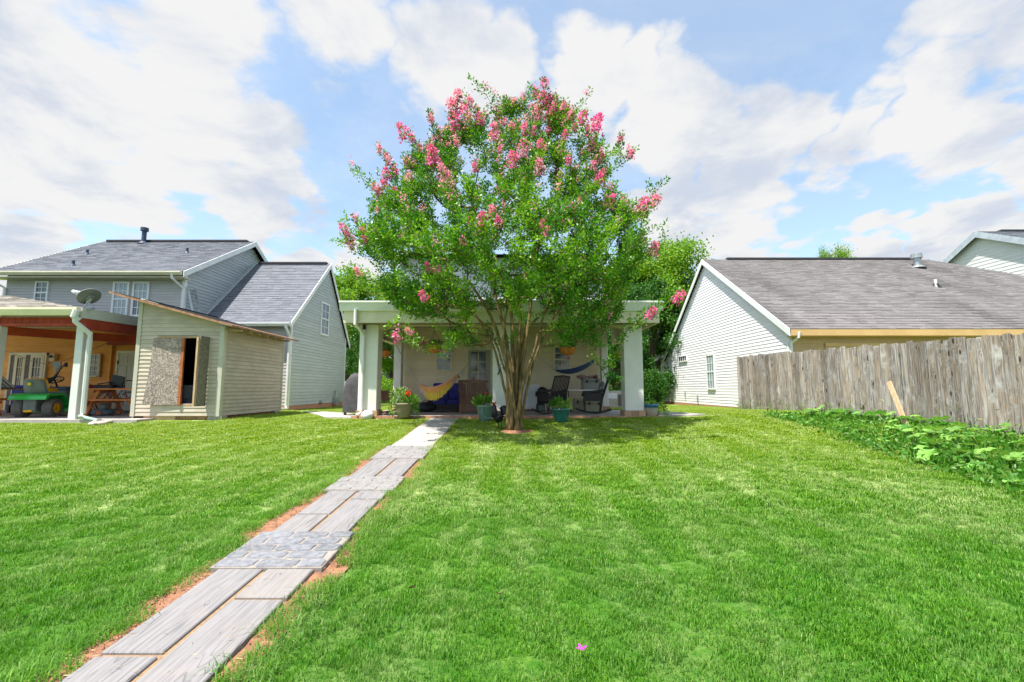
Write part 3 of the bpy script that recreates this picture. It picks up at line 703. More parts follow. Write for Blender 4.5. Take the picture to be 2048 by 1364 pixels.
rfw, yow, zow = gable_roof(lh, XM+.27, XW, YW0, YWR, YW1, ZW0, ZWR, ZW1, .30, asph_l, xov=(0,.12))
gutter(lh, XM+.05, XW+.12, yow, zow-.01)
spout(lh, [(XW-.05,yow-.06,zow-.1),(XW-.02,yow-.02,zow-.22),(XW-.01,YW0-.07,zow-.5),(XW-.01,YW0-.07,bz+.1),(XW+.1,YW0-.25,bz)], r=.055)
for yy in (YW0-.03, YW1-.06):
    mb = MB(); mb.box((XW-.05,yy,bz),(XW+.035,yy+.09,ZW0 if yy < 18 else ZW1)); mb.build('corner_trim', white, lh)
def wx(par, X, x0, y0, x1, y1, sgn=1, **k):
    """window on a wall x = X between two photo corners (x0 nearer? any)"""
    a = PX(x0, (y0+y1)/2, X); b = PX(x1, (y0+y1)/2, X); yc = (a.y+b.y)/2
    zt = PY((x0+x1)/2, y0, yc).z; zb = PY((x0+x1)/2, y1, yc).z
    return window(par, (X+sgn*.015, yc, (zt+zb)/2), abs(b.y-a.y), zt-zb, (0,sgn,0), (sgn,0,0), **k)
wx(lh, XW, 640, 606, 655.5, 671, rows=2)
# meter and tap on the wing
m_ = PX(667,800,XW); mb = MB(); mb.bbox((XW+.03,m_.y-.15,m_.z-.22),(XW+.22,m_.y+.15,m_.z+.12)); mb.tube([(XW+.1,m_.y,m_.z+.1),(XW+.1,m_.y,m_.z+.45)], .04, 8); mb.build('utility_meter', galv, lh)
m_ = PX(639,805,XW); mb = MB(); mb.lathe([(.06,0),(.09,.05),(.09,.1),(.03,.14)], 10, (XW+.07,m_.y,m_.z-.06)); mb.build('utility_meter', galv, lh)
# roof pipes
def roofpipe(par, p, hgt, r, m, cap=True, name='vent_pipe'):
    mb = MB(); mb.lathe([(r*2.6,-.06),(r*1.3,.06),(r,.07),(r,hgt)] + ([(r*1.7,hgt),(r*1.7,hgt+r*1.6),(r*.5,hgt+r*1.9)] if cap else []), 12, p); mb.build(name, m, par, smooth=False)
def onroof(px, py, yo, zo, yr, zr):
    d = ray(px, py); o = V3((0,0,CAMZ)); s = (zr-zo)/(yr-yo)
    t = (zo - s*yo - o.z) / (d.z - s*d.y); return o + d*t
blackpipe = M('dark_blue_pipe', (.05,.07,.12), None, 5, .5)
p = onroof(287,486,yo,zo,YMR,ZMR); roofpipe(lh, p, .55, .09, blackpipe)
for px, py in ((174,509),(146,532),(374,506)):
    p = onroof(px,py,yo,zo,YMR,ZMR); roofpipe(lh, p, .2, .05, blackpipe, False)
# ladder on the gable wall
lad = thing('ladder', 'grey ladder standing against the two storey house beside the downspout', 'ladder', (XM+.3, 16.6, 3.0))
for dy in (0, .38):
    mb = MB(); mb.bar((XM+.75, 16.25+dy, 2.6), (XM+.08, 16.15+dy, 5.15), .035, .07); mb.build('rail', galv, lad)
for k in range(10):
    f = k/10; x = XM+.75+(-.67)*f; y = 16.25-.1*f; z = 2.6+2.55*f+.08
    mb = MB(); mb.tube([(x,y,z),(x,y+.38,z)], .016, 6); mb.build('rung', galv, lad)
# ================================================================== LEFT PATIO COVER
pc = thing('patio_cover', 'lean-to patio cover with red stained boards and white posts on the grey house', 'patio cover', (-13, 13, .8))
PZ = float(gz(-12,12)) + .02
mb = MB(); mb.box((-24, 11.05, .3), (-9.0, 16.1, PZ)); mb.build('patio_slab', palecon, pc)
cY = 10.95; cX = PY(162,620,cY).x; cz = PY(100,616,cY).z; gb_ = PY(100,631,cY).z
# hip roof: front slope and right slope
hx, hy, hz_ = -14.9, 13.25, PY(0,592,13.25).z
sF = (hz_-cz)/(hy-cY); ridge_z = cz + sF*(16.05-cY)*.0 + hz_
mb = MB()
A = V3((cX,cY,cz)); B = V3((hx,hy,hz_)); Cc = V3((-19,hy,hz_)); Dd = V3((-21,cY,cz)); E = V3((cX,16.05,cz+.10)); Fp = V3((hx,16.05,hz_))
dn = V3((0,0,-.06)); mb.add([p+dn for p in (A,B,Cc,Dd,E,Fp,V3((-21,16.05,hz_)))], [(3,2,1,0),(1,5,4,0),(2,6,5,1)])
prf = mb.build('roof', redwood, pc)
mb = MB(); mb.add([A,B,Cc,Dd,E,Fp,V3((-21,16.05,hz_))], [(0,1,2,3),(0,4,5,1),(1,5,6,2)]); mb.build('roofing', asph_t, prf)
sv = V3((0,hy-cY,hz_-cz)); Ls = sv.length
shingles(prf, (-21,cY,cz+.006), (1,0,0), sv, (lambda t: (0, (cX+21) - (cX-hx)*t/Ls), Ls), .14, asph_t)
mb = MB(); mb.prism([(-21,cY,cz),(-21,cY-.12,cz),(-21,cY-.12,cz-.05),(-21,cY-.06,gb_),(-21,cY,gb_)],(cX+21,0,0)); mb.build('gutter', cream, pc)
f0 = PX(275,640,cX); 
mb = MB(); z1 = cz+.10; mb.prism([(cX,cY,cz+.01),(cX,16.05,z1+.01),(cX,16.05,z1-.24),(cX,cY,cz-.24)],(.03,0,0)); mb.build('fascia', greytrim, pc)
mb = MB(); mb.prism([(cX-.04,cY+.15,cz-.24),(cX-.04,16.05,z1-.24),(cX-.04,16.05,z1-.52),(cX-.04,cY+.15,cz-.50)],(.06,0,0)); mb.build('beam', redwood, pc)
# vertical frieze boards behind the gutter, front beam
fz1 = gb_; fz0 = PY(100,648,11.25).z; x = cX-.1; bw = .18
fm = MB().box((0,0,0),(bw-.008,.02,fz1-fz0)).me('frieze_board', redwood)
while x > -15.2:
    x -= bw; link('frieze_board', fm, pc, V3((x, 11.25, fz0)) - pc.location)
mb = MB(); mb.box((-20,11.18,fz0-.05),(cX-.1,11.38,fz0)); mb.build('beam', redwood, pc)
mb = MB(); mb.bar((-15.2,11.45,fz0+.02),(-11.0,15.6,fz0-.06),.12,.24); mb.build('beam', redwood, pc)
mb = MB(); mb.box((cX-3.6,15.75,PY(200,690,15.8).z),(cX+.0,15.85,PY(200,672,15.8).z)); mb.build('beam', redwood, pc)
for k in range(9):                                          # rafters under the right slope
    y = 13.3+k*.3; mb = MB(); mb.bar((cX-.06,y,cz-.14),(hx,y,hz_-.2),.05,.14); mb.build('rafter', redwood, pc)
# pine plank wall at the back, one piece per plank
z = PZ; top = 3.62
bX0, bX1 = -20.0, -11.83
fx0, fx1 = PY(18,760,16.05).x, PY(93,760,16.05).x; dx0, dx1 = PY(233,760,16.05).x, PY(272,760,16.05).x
siding(pc, [(0,PZ),(bX1-bX0,PZ),(bX1-bX0,top),(0,top)], (bX0,16.06,0), (1,0,0), (0,-1,0), .17, orangewood, proud=.012, name='plank')
mb = MB(); a_ = PY(222,700,15.98); mb.box((a_.x,15.94,PZ),(a_.x+.06,16.03,3.4)); mb.build('corner_batten', orangewood, pc)
# french door
ft = PY(50,706,16.0).z; mid = (fx0+fx1)/2
mb = MB(); t = .07; mb.box((fx0,15.96,PZ),(fx0+t,16.04,ft)); mb.box((fx1-t,15.96,PZ),(fx1,16.04,ft)); mb.box((fx0,15.955,ft-t),(fx1,16.04,ft+.01)); mb.build('door_frame', cream, pc)
mb = MB(); mb.box((fx0+t,15.97,PZ),(fx0+t+.14,16.03,ft-t)); mb.box((mid-.04,15.95,PZ),(mid+.10,16.03,ft-t)); mb.build('dark_screen', M('grey_screen',(.16,.14,.13),None,5,.7), pc)
for x0, x1 in ((fx0+t+.15, mid-.05), (mid+.11, fx1-t)):
    w_ = x1-x0; dd = window(pc, ((x0+x1)/2,16.0,(PZ+ft-t)/2+.02), w_, ft-t-PZ-.04, (1,0,0),(0,-1,0), cols=3, rows=5, hung=False, trim=cream, fw=.10, name='door')
# rear window, entry door
wf(pc, 169, 204, 708, 754, 16.0, cols=3, rows=2, trim=cream, fw=.05)
dt = PY(250,702,16.0).z
mb = MB(); mb.box((dx0,15.955,PZ),(dx0+.07,16.03,dt)); mb.box((dx0,15.95,dt-.07),(dx1+.1,16.03,dt+.01)); mb.build('door_frame', cream, pc)
mb = MB(); mb.box((dx0+.07,15.975,PZ),(dx1+.1,16.02,dt-.07)); dd = mb.build('door', silver, pc)
for k in range(2):
    for z0_, z1_ in ((PZ+.15,PZ+.75),(PZ+.9,PZ+1.55),(PZ+1.65,PZ+1.88)):
        mb = MB(); xx = dx0+.15+k*.33; mb.bbox((xx,15.962,z0_),(xx+.25,15.975,z1_),.005); mb.build('door_panel', silver, dd)
for z_ in (PZ+.35,PZ+1.6): mb = MB(); mb.box((dx0+.055,15.94,z_),(dx0+.085,15.97,z_+.12)); mb.build('hinge', black, dd)
# wall lamp
p = PY(103,713,15.9); mb = MB(); mb.bbox((p.x-.1,15.9,p.z-.16),(p.x+.1,16.04,p.z+.1)); o_ = mb.build('wall_lamp', M('lamp_cream',(.6,.5,.32),None,5,.5), pc)
mb = MB(); mb.lathe([(.0,0),(.05,0),(.05,.05),(.0,.06)],10,(0,0,0),False); mb.v=[V3((p.x+v.x,15.88-v.z,p.z+v.y)) for v in mb.v]; mb.build('lens', black, o_)
# posts
for pxb, lab in ((-29, 0), (142, 1)):
    x0 = PY(pxb-7.5, 836, 11.2).x; mb = MB(); mb.bbox((x0,11.2,PZ),(x0+.19,11.38,fz0-.05),.01); mb.build('post', greytrim, pc)
x0 = PY(161, 836, 11.1).x
mb = MB(); mb.tube([(cX+.0,cY-.09,cz-.06),(cX-.05,cY-.10,cz-.22),(cX-.02,cY-.02,cz-.30)], .08, 8); mb.tube([(cX-.05,cY-.10,cz-.16),(cX-.04,cY-.08,cz-.34),(x0+.04,11.1,cz-.62),(x0+.04,11.1,cz-.8),(x0+.03,11.12,PZ+.15),(x0+.10,11.0,PZ+.05)], .055, 8)
mb.build('downspout', greytrim, pc)
# ================================================================== SATELLITE DISH
dz = thing('satellite_dish', 'grey satellite dish with white receiver arm on the patio roof corner', 'satellite dish', (cX+.02, cY+.15, cz))
pc_ = PY(176,591,11.15)
nrm = V3((-.78,.10,.60)).normalized(); e1 = nrm.cross(V3((0,0,1))).normalized(); e2 = e1.cross(nrm)
mb = MB(); rr = [(0,.0)] ; K = 28; vs = [pc_ - nrm*.06]; fs = []
for j, r in enumerate((.085,.155,.215,.25)):
    for k in range(K): a = 2*math.pi*k/K; vs.append(pc_ + (e1*math.cos(a)*1.08 + e2*math.sin(a)*.92)*r + nrm*(r*r*.5-.06))
fs += [(0,1+k,1+(k+1)%K) for k in range(K)]
for j in range(3): fs += [(1+j*K+k, 1+(j+1)*K+k, 1+(j+1)*K+(k+1)%K, 1+j*K+(k+1)%K) for k in range(K)]
n0 = len(vs); vs += [v - nrm*.018 for v in vs]; fs += [tuple(n0+i for i in reversed(f)) for f in fs]
fs += [(1+3*K+k, 1+3*K+(k+1)%K, n0+1+3*K+(k+1)%K, n0+1+3*K+k) for k in range(K)]
mb.add(vs, fs); mb.build('dish', M('dish_grey',(.16,.17,.18),(.20,.20,.20),4,.5), dz, smooth=True)
bp = pc_ - nrm*.10
mb = MB(); mb.bar(bp-e2*.07, bp+e2*.06, .11, .05, nrm); mb.bar(bp-e2*.07-e1*.05, bp-e2*.16, .03,.04); mb.build('bracket', galv, dz)
mb = MB(); mb.tube([bp-nrm*.03, bp-nrm*.05-e2*.12, (cX+.12,cY+.2,cz+.02)], .03, 8); mb.bar((cX-.3,cY+.25,cz+.01),(cX+.14,cY+.1,cz-.02),.05,.03); mb.bar((cX+.05,cY+.12,cz+.2),(cX-.05,cY+.1,cz),.02,.02); mb.build('mast', galv, dz)
q = pc_ + nrm*.27 + e2*.0 + V3((-.12,0,-.06)); mb = MB(); mb.bar(pc_-e2*.22, q+V3((0,0,-.02)), .03, .03); mb.build('arm', whitepl, dz)
for k in range(3):
    mb = MB(); c = q + e1*(k-1)*.07; mb.tube([c, c - nrm*.05, c-nrm*.08], [.04,.036,.015], 10); mb.build('receiver', whitepl, dz)
# ================================================================== SHED
SY = 11.6; sx0 = PY(262,832,SY).x; sx1 = PY(437,835,SY).x; SZ = PY(437,832,SY).z; syb = PX(560,826,sx1).y
shed = thing('shed', 'beige sided garden shed with sloping roof and battered chipboard doors', 'shed', ((sx0+sx1)/2, 13, SZ))
zl = PY(280,597,SY).z; zr_ = PY(457,650,SY).z
ox0, ox1, oz0, oz1 = PY(310,740,SY).x, PY(390,740,SY).x, PY(350,808,SY).z, PY(350,676,SY).z
Wd = sx1 - sx0
siding(shed, [(0,SZ),(Wd,SZ),(Wd,zr_),(0,zl)], (sx0,SY,0), (1,0,0), (0,-1,0), .102, sid_shed, proud=.017, holes=[(ox0-sx0, ox1-sx0, oz0, oz1)])
siding(shed, [(0,SZ),(syb-SY,SZ),(syb-SY,zr_),(0,zr_)], (sx1,SY,0), (0,1,0), (1,0,0), .102, sid_shed, proud=.022)
mb = MB(); t = .05
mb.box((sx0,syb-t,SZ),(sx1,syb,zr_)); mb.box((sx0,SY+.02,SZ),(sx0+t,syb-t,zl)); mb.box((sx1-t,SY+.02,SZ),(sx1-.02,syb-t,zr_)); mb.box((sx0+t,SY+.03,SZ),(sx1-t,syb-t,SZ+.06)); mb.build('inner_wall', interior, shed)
ct = M('shed_corner', (.52,.50,.42), (.45,.44,.35), 3, .5)
for x0, x1, y0, y1, zt in ((sx0-.01,sx0+.09,SY-.03,SY+.02,zl),(sx1-.09,sx1+.025,SY-.03,SY+.09,zr_),(sx1-.05,sx1+.025,syb-.06,syb+.02,zr_)):
    mb = MB(); mb.box((x0,y0,SZ-.01),(x1,y1,zt-.03)); mb.build('corner_trim', ct, shed)
mb = MB(); mb.box((ox0,SY-.018,oz1),(ox1,SY+.05,oz1+.05)); mb.box((ox0,SY-.02,oz0-.04),(ox1,SY+.05,oz0)); mb.build('door_frame', rawwood, shed)
# roof sheet: front edge slopes from the left tip to the right eave
FY = 11.22; a = PY(217,586,FY); b = PY(464,653,FY); eb = PX(597,677,b.x); c = V3((b.x, eb.y, b.z-.02)); d = V3((a.x, eb.y, a.z))
lp = V3((0,0,.05)); mb = MB()
mb.add([a,b,c,d,a+lp,b+lp,c+lp,d+lp], [(3,2,1,0),(4,5,6,7),(0,1,5,4),(1,2,6,5),(2,3,7,6),(3,0,4,7)]); srf = mb.build('roof', darkwood, shed)
sl2 = (b-a); mb = MB(); mb.add([a+lp+V3((.02,.02,.004)),b+lp+V3((-.02,.02,.004)),c+lp+V3((-.02,-.02,.004)),d+lp+V3((.02,-.02,.004))],[(0,1,2,3)]); mb.build('roof_felt', asph_t, srf)
for k in range(9):
    yk = FY+.5+k*.42
    if yk < eb.y-.1: mb = MB(); mb.bar((sx1-.1,yk,b.z-.02),(b.x-.03,yk,b.z-.045),.045,.05); mb.build('rafter_tail', rawwood, srf)
# OSB door leaves
mb = MB(); L0, L1 = PY(299,740,11.5).x, PY(357,740,11.5).x; zb_, zt_ = PY(330,810,11.5).z, PY(330,676,11.5).z; nq = 10; vs = []; fs = []
for k in range(nq+1):
    f = k/nq; z = zb_+(zt_-zb_)*f; bow = .05*(1-f)**2; xo = -.045*(1-f)
    for x_, y_ in ((L0+xo-bow*.8, SY-.05-bow*2.0), (L0+(L1-L0)*.3+xo, SY-.05-bow*.4), (L1, SY-.045), (L1, SY-.022), (L0+(L1-L0)*.3+xo, SY-.022), (L0+xo-bow*.8, SY-.026-bow*2.0)): vs.append((x_, y_, z))
for k in range(nq):
    for j in range(6): fs.append((k*6+j, k*6+(j+1)%6, (k+1)*6+(j+1)%6, (k+1)*6+j))
fs += [tuple(range(5,-1,-1)), tuple(range(nq*6,nq*6+6))]; mb.add(vs, fs); ld = mb.build('door_panel', osb, shed); ld['label'] = 'chipboard leaf with its lower corner curling outward'
mb = MB(); mb.box((L1+.002,SY-.07,zb_),(L1+.075,SY-.018,zt_)); mb.build('edge_stud', M('red_stud',(.38,.13,.05),(.30,.09,.03),6,.7), ld)
hp = V3((PY(413,740,11.55).x, SY-.03, 0)); fr = V3((PY(396,740,11.3).x, SY-.30, 0)); dv = (fr-hp).normalized(); nv = V3((-dv.y, dv.x, 0))
mb = MB(); z0_, z1_ = zb_-.03, zt_+.03; mb.prism([hp+V3((0,0,z0_)), fr+V3((0,0,z0_)), fr+nv*.025+V3((0,0,z0_)), hp+nv*.025+V3((0,0,z0_))],(0,0,z1_-z0_)); rd = mb.build('door_panel', osb2, shed); rd['label'] = 'grey chipboard leaf standing ajar'
mb = MB(); q_ = fr + dv*.002; mb.prism([q_+V3((0,0,z0_)), q_+dv*.05+V3((0,0,z0_)), q_+dv*.05-nv*.05+V3((0,0,z0_)), q_-nv*.05+V3((0,0,z0_))],(0,0,z1_-z0_-.03)); mb.build('edge_stud', rawwood, rd)
# blocks under the shed
gb2 = float(gz(-8,11.6))
bm_ = MB().bbox((0,0,0),(.40,.20,1),.01).me('block', blockm)
for x_, y_, w_ in ((sx0-.03,SY+.05,1),(sx1-.28,SY+.0,.9),(sx1-.40,13.0,.8),(sx1-.36,14.3,1)):
    o_ = link('support_block', bm_, shed, V3((x_,y_,gb2-.12)) - shed.location); o_.scale = (w_,1.2,SZ-gb2+.12)
mb = MB(); mb.box((sx0+.3,SY+.02,SZ-.1),(sx0+1.1,SY+.1,SZ-.004)); mb.build('floor_joist', rawwood, shed)
mb = MB(); mb.box((sx0+.02,SY+.05,SZ-.08),(sx1-.05,syb-.05,SZ-.006)); mb.build('floor_joist', darkwood, shed)
# shed contents
def bucket(loc, r, h_, m, label, group=None, name='bucket'):
    t_ = thing(name, label, 'bucket', loc, 0, group)
    mb = MB(); mb.lathe([(r*.84,0),(r,h_),(r*.95,h_),(r*.80,.02),(0,.02)],20,(0,0,0),False); mb.add([(r*.84*math.cos(i*math.pi/10),r*.84*math.sin(i*math.pi/10),0) for i in range(20)],[tuple(range(19,-1,-1))]); mb.build('body', m, t_, local=True)
    mb = MB(); mb.lathe([(r*.99,h_-.07),(r*1.07,h_-.06),(r*1.07,h_-.04),(r*.99,h_-.03)],20,(0,0,0),False); mb.build('rim_band', m, t_, local=True); return t_
p = PY(376,786,12.3); zf = SZ+.06
bucket((p.x,12.3,zf), .17, .40, greyb, 'lower grey bucket inside the shed, under another', 'stacked grey buckets')
bucket((p.x+.01,12.3,zf+.32), .17, .40, greyb, 'upper grey bucket inside the shed, set into the lower', 'stacked grey buckets')
p = PY(371,804,11.9); t_ = thing('tub', 'round bright blue plastic tub just inside the shed door', 'tub', (p.x,11.9,zf)); mb = MB(); mb.lathe([(.10,0),(.17,.06),(.18,.13),(.15,.18),(.05,.2)],18); mb.build('body', bluep, t_, local=True, smooth=True)
mb = MB(); mb.tube([(-.17,0,.13),(-.1,0,.26),(.1,0,.26),(.17,0,.13)],.012,6); mb.build('handle', bluep, t_, local=True)
p = PY(359,800,11.8); t_ = thing('fuel_can', 'red plastic can beside the blue tub in the shed', 'can', (p.x,11.85,zf)); mb = MB(); mb.bbox((-.06,-.08,0),(.06,.08,.26),.03); mb.build('body', redp, t_, local=True); mb = MB(); mb.tube([(0,0,.25),(.05,0,.36)],.02,8); mb.build('spout', redp, t_, local=True)
# ================================================================== RIGHT HOUSE
XR = 9.5
rh = thing('house', 'white sided house with dark streaked shingle roof behind the wooden fence', 'house', (14, 20, .7))
apR = PX(1410,519,XR); nE = PX(1577,668,XR); fE = PX(1333,714,XR)
YR0 = nE.y - .0; YRR, ZRR = apR.y, apR.z
nE.z = eave(1640, 658, YR0, .35, YRR, ZRR); sN = (ZRR-nE.z)/(YRR-nE.y); sFf = (ZRR-fE.z)/(fE.y-YRR)
YR1 = PX(1317,780,XR).y; zbR = .74
YRe = fE.y; ZRe = fE.z
siding(rh, [(0,zbR),(YR1-YR0,zbR),(YR1-YR0,PX(1336,717,XR).z-.1),(YRe-YR0,ZRe),(YRR-YR0,ZRR),(0,nE.z)], (XR,YR0,0), (0,1,0), (-1,0,0), .128, sid_right, proud=.016)
XRE = 24.0
siding(rh, [(0,zbR),(XRE-XR,zbR),(XRE-XR,nE.z),(0,nE.z)], (XR,YR0,0), (1,0,0), (0,-1,0), .128, sid_tan, holes=[(-1,99,0,2.0)])
mb = MB(); mb.prism([(XR+.03,YR0+.02,.2),(XR+.03,YR1-.05,.2),(XR+.03,YR1-.05,ZRe-.3),(XR+.03,YRe,ZRe-.05),(XR+.03,YRR,ZRR-.06),(XR+.03,YR0+.02,nE.z-.04)],(XRE-XR-4,0,0)); mb.build('wall_core', sid_right, rh)
mb = MB(); mb.box((XR-.012,YR0,.3),(XR+.02,YR1,zbR)); mb.build('foundation', brickm, rh)
# roof with hip at its right end
ov = .35; yoR = YR0-ov; zoR = nE.z - ov*sN; xaR = XR-.15
xrEnd = PY(1852,529,YRR).x; LsR = math.hypot(YRR-yoR, ZRR-zoR); xeR = 28.0
def hipfn(t): return (0, (xeR-xaR) - (xeR-xrEnd)*t/LsR)
A = V3((xaR,yoR,zoR)); B = V3((xeR,yoR,zoR)); Cq = V3((xrEnd,YRR,ZRR)); Dq = V3((xaR,YRR,ZRR)); Eq = V3((xaR,YRe+.2,ZRe-.2*sFf)); Fq_ = V3((xeR,YRe+.2,ZRe-.2*sFf))
mb = MB(); pts = [A,B,Cq,Dq,Eq,Fq_]; dn = V3((0,0,-.12)); mb.add(pts+[p+dn for p in pts], [(0,1,2,3),(3,2,5,4),(2,1,5),(9,8,7,6),(10,11,8,9),(0,3,9,6),(3,4,10,9),(0,6,7,1)])
rfR = mb.build('roof', asph_r, rh)
def strk(a, t):
    v = math.sin(a*1.9 + t*.9 + 1.5*math.sin(a*.55+t*.2)) * .5 + math.sin(a*.8 - t*.35 + 2.0)*.5
    return 1.02 - .26*max(0, v)**1.3 - .06*math.sin(a*5.1)
shingles(rfR, A+V3((0,0,.004)), (1,0,0), Dq-A, (hipfn, LsR), .14, asph_r, streak=strk)
for (p0, p1, m_) in ((A, Dq, white), (Dq, Eq, white)):
    mb = MB(); w_ = V3((0,0,-.24)); mb.prism([p0+V3((-.002,0,.012)), p1+V3((-.002,0,.012)), p1+w_, p0+w_],(-.03,0,0)); mb.build('rake_board', m_, rfR)
mb = MB(); mb.box((xaR+1.2,YRR-.12,ZRR-.01),(xrEnd-.3,YRR+.12,ZRR+.07)); mb.build('ridge_vent', MC['ridge_vent'], rfR)
tanfas = M('tan_fascia', (.62,.40,.18), (.56,.35,.15), 2, .5, rnd=.02)
mb = MB(); mb.box((xaR+.02,yoR-.02,zoR-.22),(xeR-.1,yoR+.02,zoR-.01)); mb.build('fascia', tanfas, rfR)
mb = MB(); mb.box((xaR+.1,yoR+.02,zoR-.24),(xeR-.1,YR0+.02,zoR-.21)); mb.build('soffit', tanfas, rfR)
mb = MB(); mb.box((XR+1.2,YR0-.04,1.6),(XR+6.5,YR0+.0,zoR-.55)); mb.build('wall_panel', sid_tan, rh)
mb = MB(); mb.box((XR+1.2,YR0-.07,zoR-.56),(XR+6.5,YR0-.02,zoR-.44)); mb.build('wall_trim', tanfas, rh)
mb = MB(); mb.box((XR-.035,YR0-.03,zbR),(XR+.08,YR0+.07,nE.z-.05)); mb.build('corner_trim', white, rh)
spout(rh, [(XR+.15,yoR-.02,zoR-.1),(XR+.12,yoR,zoR-.28),(XR+.02,YR0-.08,zoR-.45),(XR+.02,YR0-.08,zbR)])
wx(rh, XR, 1431, 709, 1415, 779, -1, cols=3, rows=2, pane=blindm, paneb=blindm)
a_ = PX(1375,716,XR); b_ = PX(1358,716,XR); zc = a_.z
window(rh, (XR-.015,(a_.y+b_.y)/2,zc), abs(a_.y-b_.y), PY(1366,711,a_.y).z-PY(1366,724,a_.y).z, (0,-1,0),(-1,0,0), cols=4, rows=1, hung=False, fw=.05)
for px, y0_, y1_ in ((1372,782,795),(1397,790,806)):
    p0 = PX(px,y0_,XR); p1 = PX(px,y1_,XR); spout(rh, [(XR-.06,p0.y,p0.z),(XR-.06,p0.y,p1.z)], galv, .035, 'conduit')
# low lean-to corner at the far end
p0 = PX(1337,700,XR); lo_ = PY(1303,721,YR1-.1)
mb = MB(); mb.add([V3((XR+.02,YRe-.3,ZRe+.25)),V3((XR+.02,YR1+.6,ZRe+.25)),V3((lo_.x,YR1+.6,lo_.z)),V3((lo_.x,YR1-.6,lo_.z)),V3((XR+.02,YRe-.3,ZRe+.1)),V3((XR+.02,YR1+.6,ZRe+.1)),V3((lo_.x,YR1+.6,lo_.z-.12)),V3((lo_.x,YR1-.6,lo_.z-.12))],
   [(0,1,2,3),(7,6,5,4),(0,3,7,4),(3,2,6,7),(2,1,5,6)]); mb.build('low_roof', white, rh)
spout(rh, [(lo_.x+.1,YR1-.4,lo_.z-.1),(XR-.12,YR1-.1,lo_.z-.4),(XR-.12,YR1-.1,zbR)])
def onr(px, py): return onroof(px, py, yoR, zoR, YRR, ZRR)
p = onr(1835,534); roofpipe(rh, p, .42, .13, galv, True); p = onr(1872,572); roofpipe(rh, p, .28, .05, whitepl, False)
mb = MB(); mb.lathe([(.22,-.12),(.08,.1)],12,p); mb.build('pipe_boot', black, rh)
# ================================================================== FAR RIGHT HOUSE
XF = 29.0; apF = PX(1960,466,XF); nF = PX(2100,520,XF); sf = .62
fh = thing('house', 'pale sided gable end of tall house rising over the dark roof', 'house', (XF+5, apF.y, .3))
sA = PX(1887,533,XF); sf1 = (apF.z-sA.z)/(sA.y-apF.y); sB = PX(2047,478,XF); sf0 = (apF.z-sB.z)/(apF.y-sB.y)
hw = 6.5
siding(fh, [(0,5.0),(2*hw,5.0),(2*hw,apF.z-hw*sf1),(hw,apF.z),(0,apF.z-hw*sf0)], (XF,apF.y-hw,0), (0,1,0), (-1,0,0), .215, M('offwhite_siding',(.66,.66,.64),(.61,.61,.60),1.2,.5,rnd=.02), proud=.016)
mb = MB(); mb.prism([(XF+.04,apF.y-hw,.2),(XF+.04,apF.y+hw,.2),(XF+.04,apF.y+hw,apF.z-hw*sf1),(XF+.04,apF.y,apF.z-.06),(XF+.04,apF.y-hw,apF.z-hw*sf0)],(14,0,0)); mb.build('wall', sid_left, fh)
x0 = XF-.3; tA = V3((x0,apF.y-hw-.4,apF.z-(hw+.4)*sf0+.1)); tR = V3((x0,apF.y,apF.z+.1)); tB = V3((x0,apF.y+hw+.4,apF.z-(hw+.4)*sf1+.1)); w_ = V3((0,0,-.16))
mb = MB(); mb.prism([tA,tR,tB,tB+w_,tR+w_,tA+w_],(15,0,0)); rfF = mb.build('roof', asph_l, fh)
shingles(rfF, tA+V3((0,0,.004)), (1,0,0), tR-tA, (lambda t: (0,15), (tR-tA).length), .2, asph_l, .5)
w_ = V3((0,0,-.38)); greyblue = M('rake_greyblue', (.45,.50,.56), None, 3, .5)
for p0, p1 in ((tA,tR),(tR,tB)): mb = MB(); mb.prism([p0+V3((-.002,0,.01)),p1+V3((-.002,0,.01)),p1+w_,p0+w_],(-.04,0,0)); mb.build('rake_board', greyblue, rfF)
mb = MB(); mb.box((x0+1.5,apF.y-.15,apF.z+.1),(x0+14,apF.y+.15,apF.z+.18)); mb.build('ridge_vent', MC['ridge_vent'], rfF)
# ================================================================== FAR HOUSES SEEN THROUGH THE PORCH
f1 = thing('house', 'distant white house with maroon shutters seen through the left porch opening', 'house', (PY(765,760,40).x, 42, 0))
a = PY(705,800,40); b = PY(800,690,40)
mb = MB(); mb.box((a.x,40,-.2),(b.x,48,b.z)); mb.build('wall', sid_right, f1)
mb = MB(); mb.prism([(a.x-.3,39.7,b.z),(a.x-.3,44,b.z+2),(a.x-.3,48.3,b.z)],(b.x-a.x+.6,0,0)); mb.build('roof', asph_l, f1)
p0, p1 = PY(750,757,38.5), PY(787,747,38.5)
mb = MB(); mb.prism([(a.x+.2,37,PY(770,760,37).z),(a.x+.2,40,PY(770,747,40).z),(a.x+.2,40,PY(770,747,40).z-.15),(a.x+.2,37,PY(770,760,37).z-.2)],(b.x-a.x-.4,0,0)); mb.build('low_roof', asph_l, f1)
wf(f1, 769, 784, 720, 738, 39.95, rows=2)
for q0, q1 in ((765,768.5),(784.5,788)):
    a2, b2 = PY(q0,738,39.9), PY(q1,720,39.9); mb = MB(); mb.box((a2.x,39.9,a2.z),(b2.x,39.98,b2.z)); mb.build('shutter', maroon, f1)
f2 = thing('house', 'distant yellow house with pale roof seen past the right porch column', 'house', (PY(1235,770,38).x, 40, 0))
a = PY(1205,800,38); b = PY(1262,757,38)
mb = MB(); mb.box((a.x,38,-.2),(b.x,44,b.z)); mb.build('wall', yellowsid, f2)
mb = MB(); mb.prism([(a.x-.4,37.4,b.z),(a.x-.4,41,b.z+1.6),(a.x-.4,44.6,b.z)],(b.x-a.x+.8,0,0)); mb.build('roof', asph_t, f2)
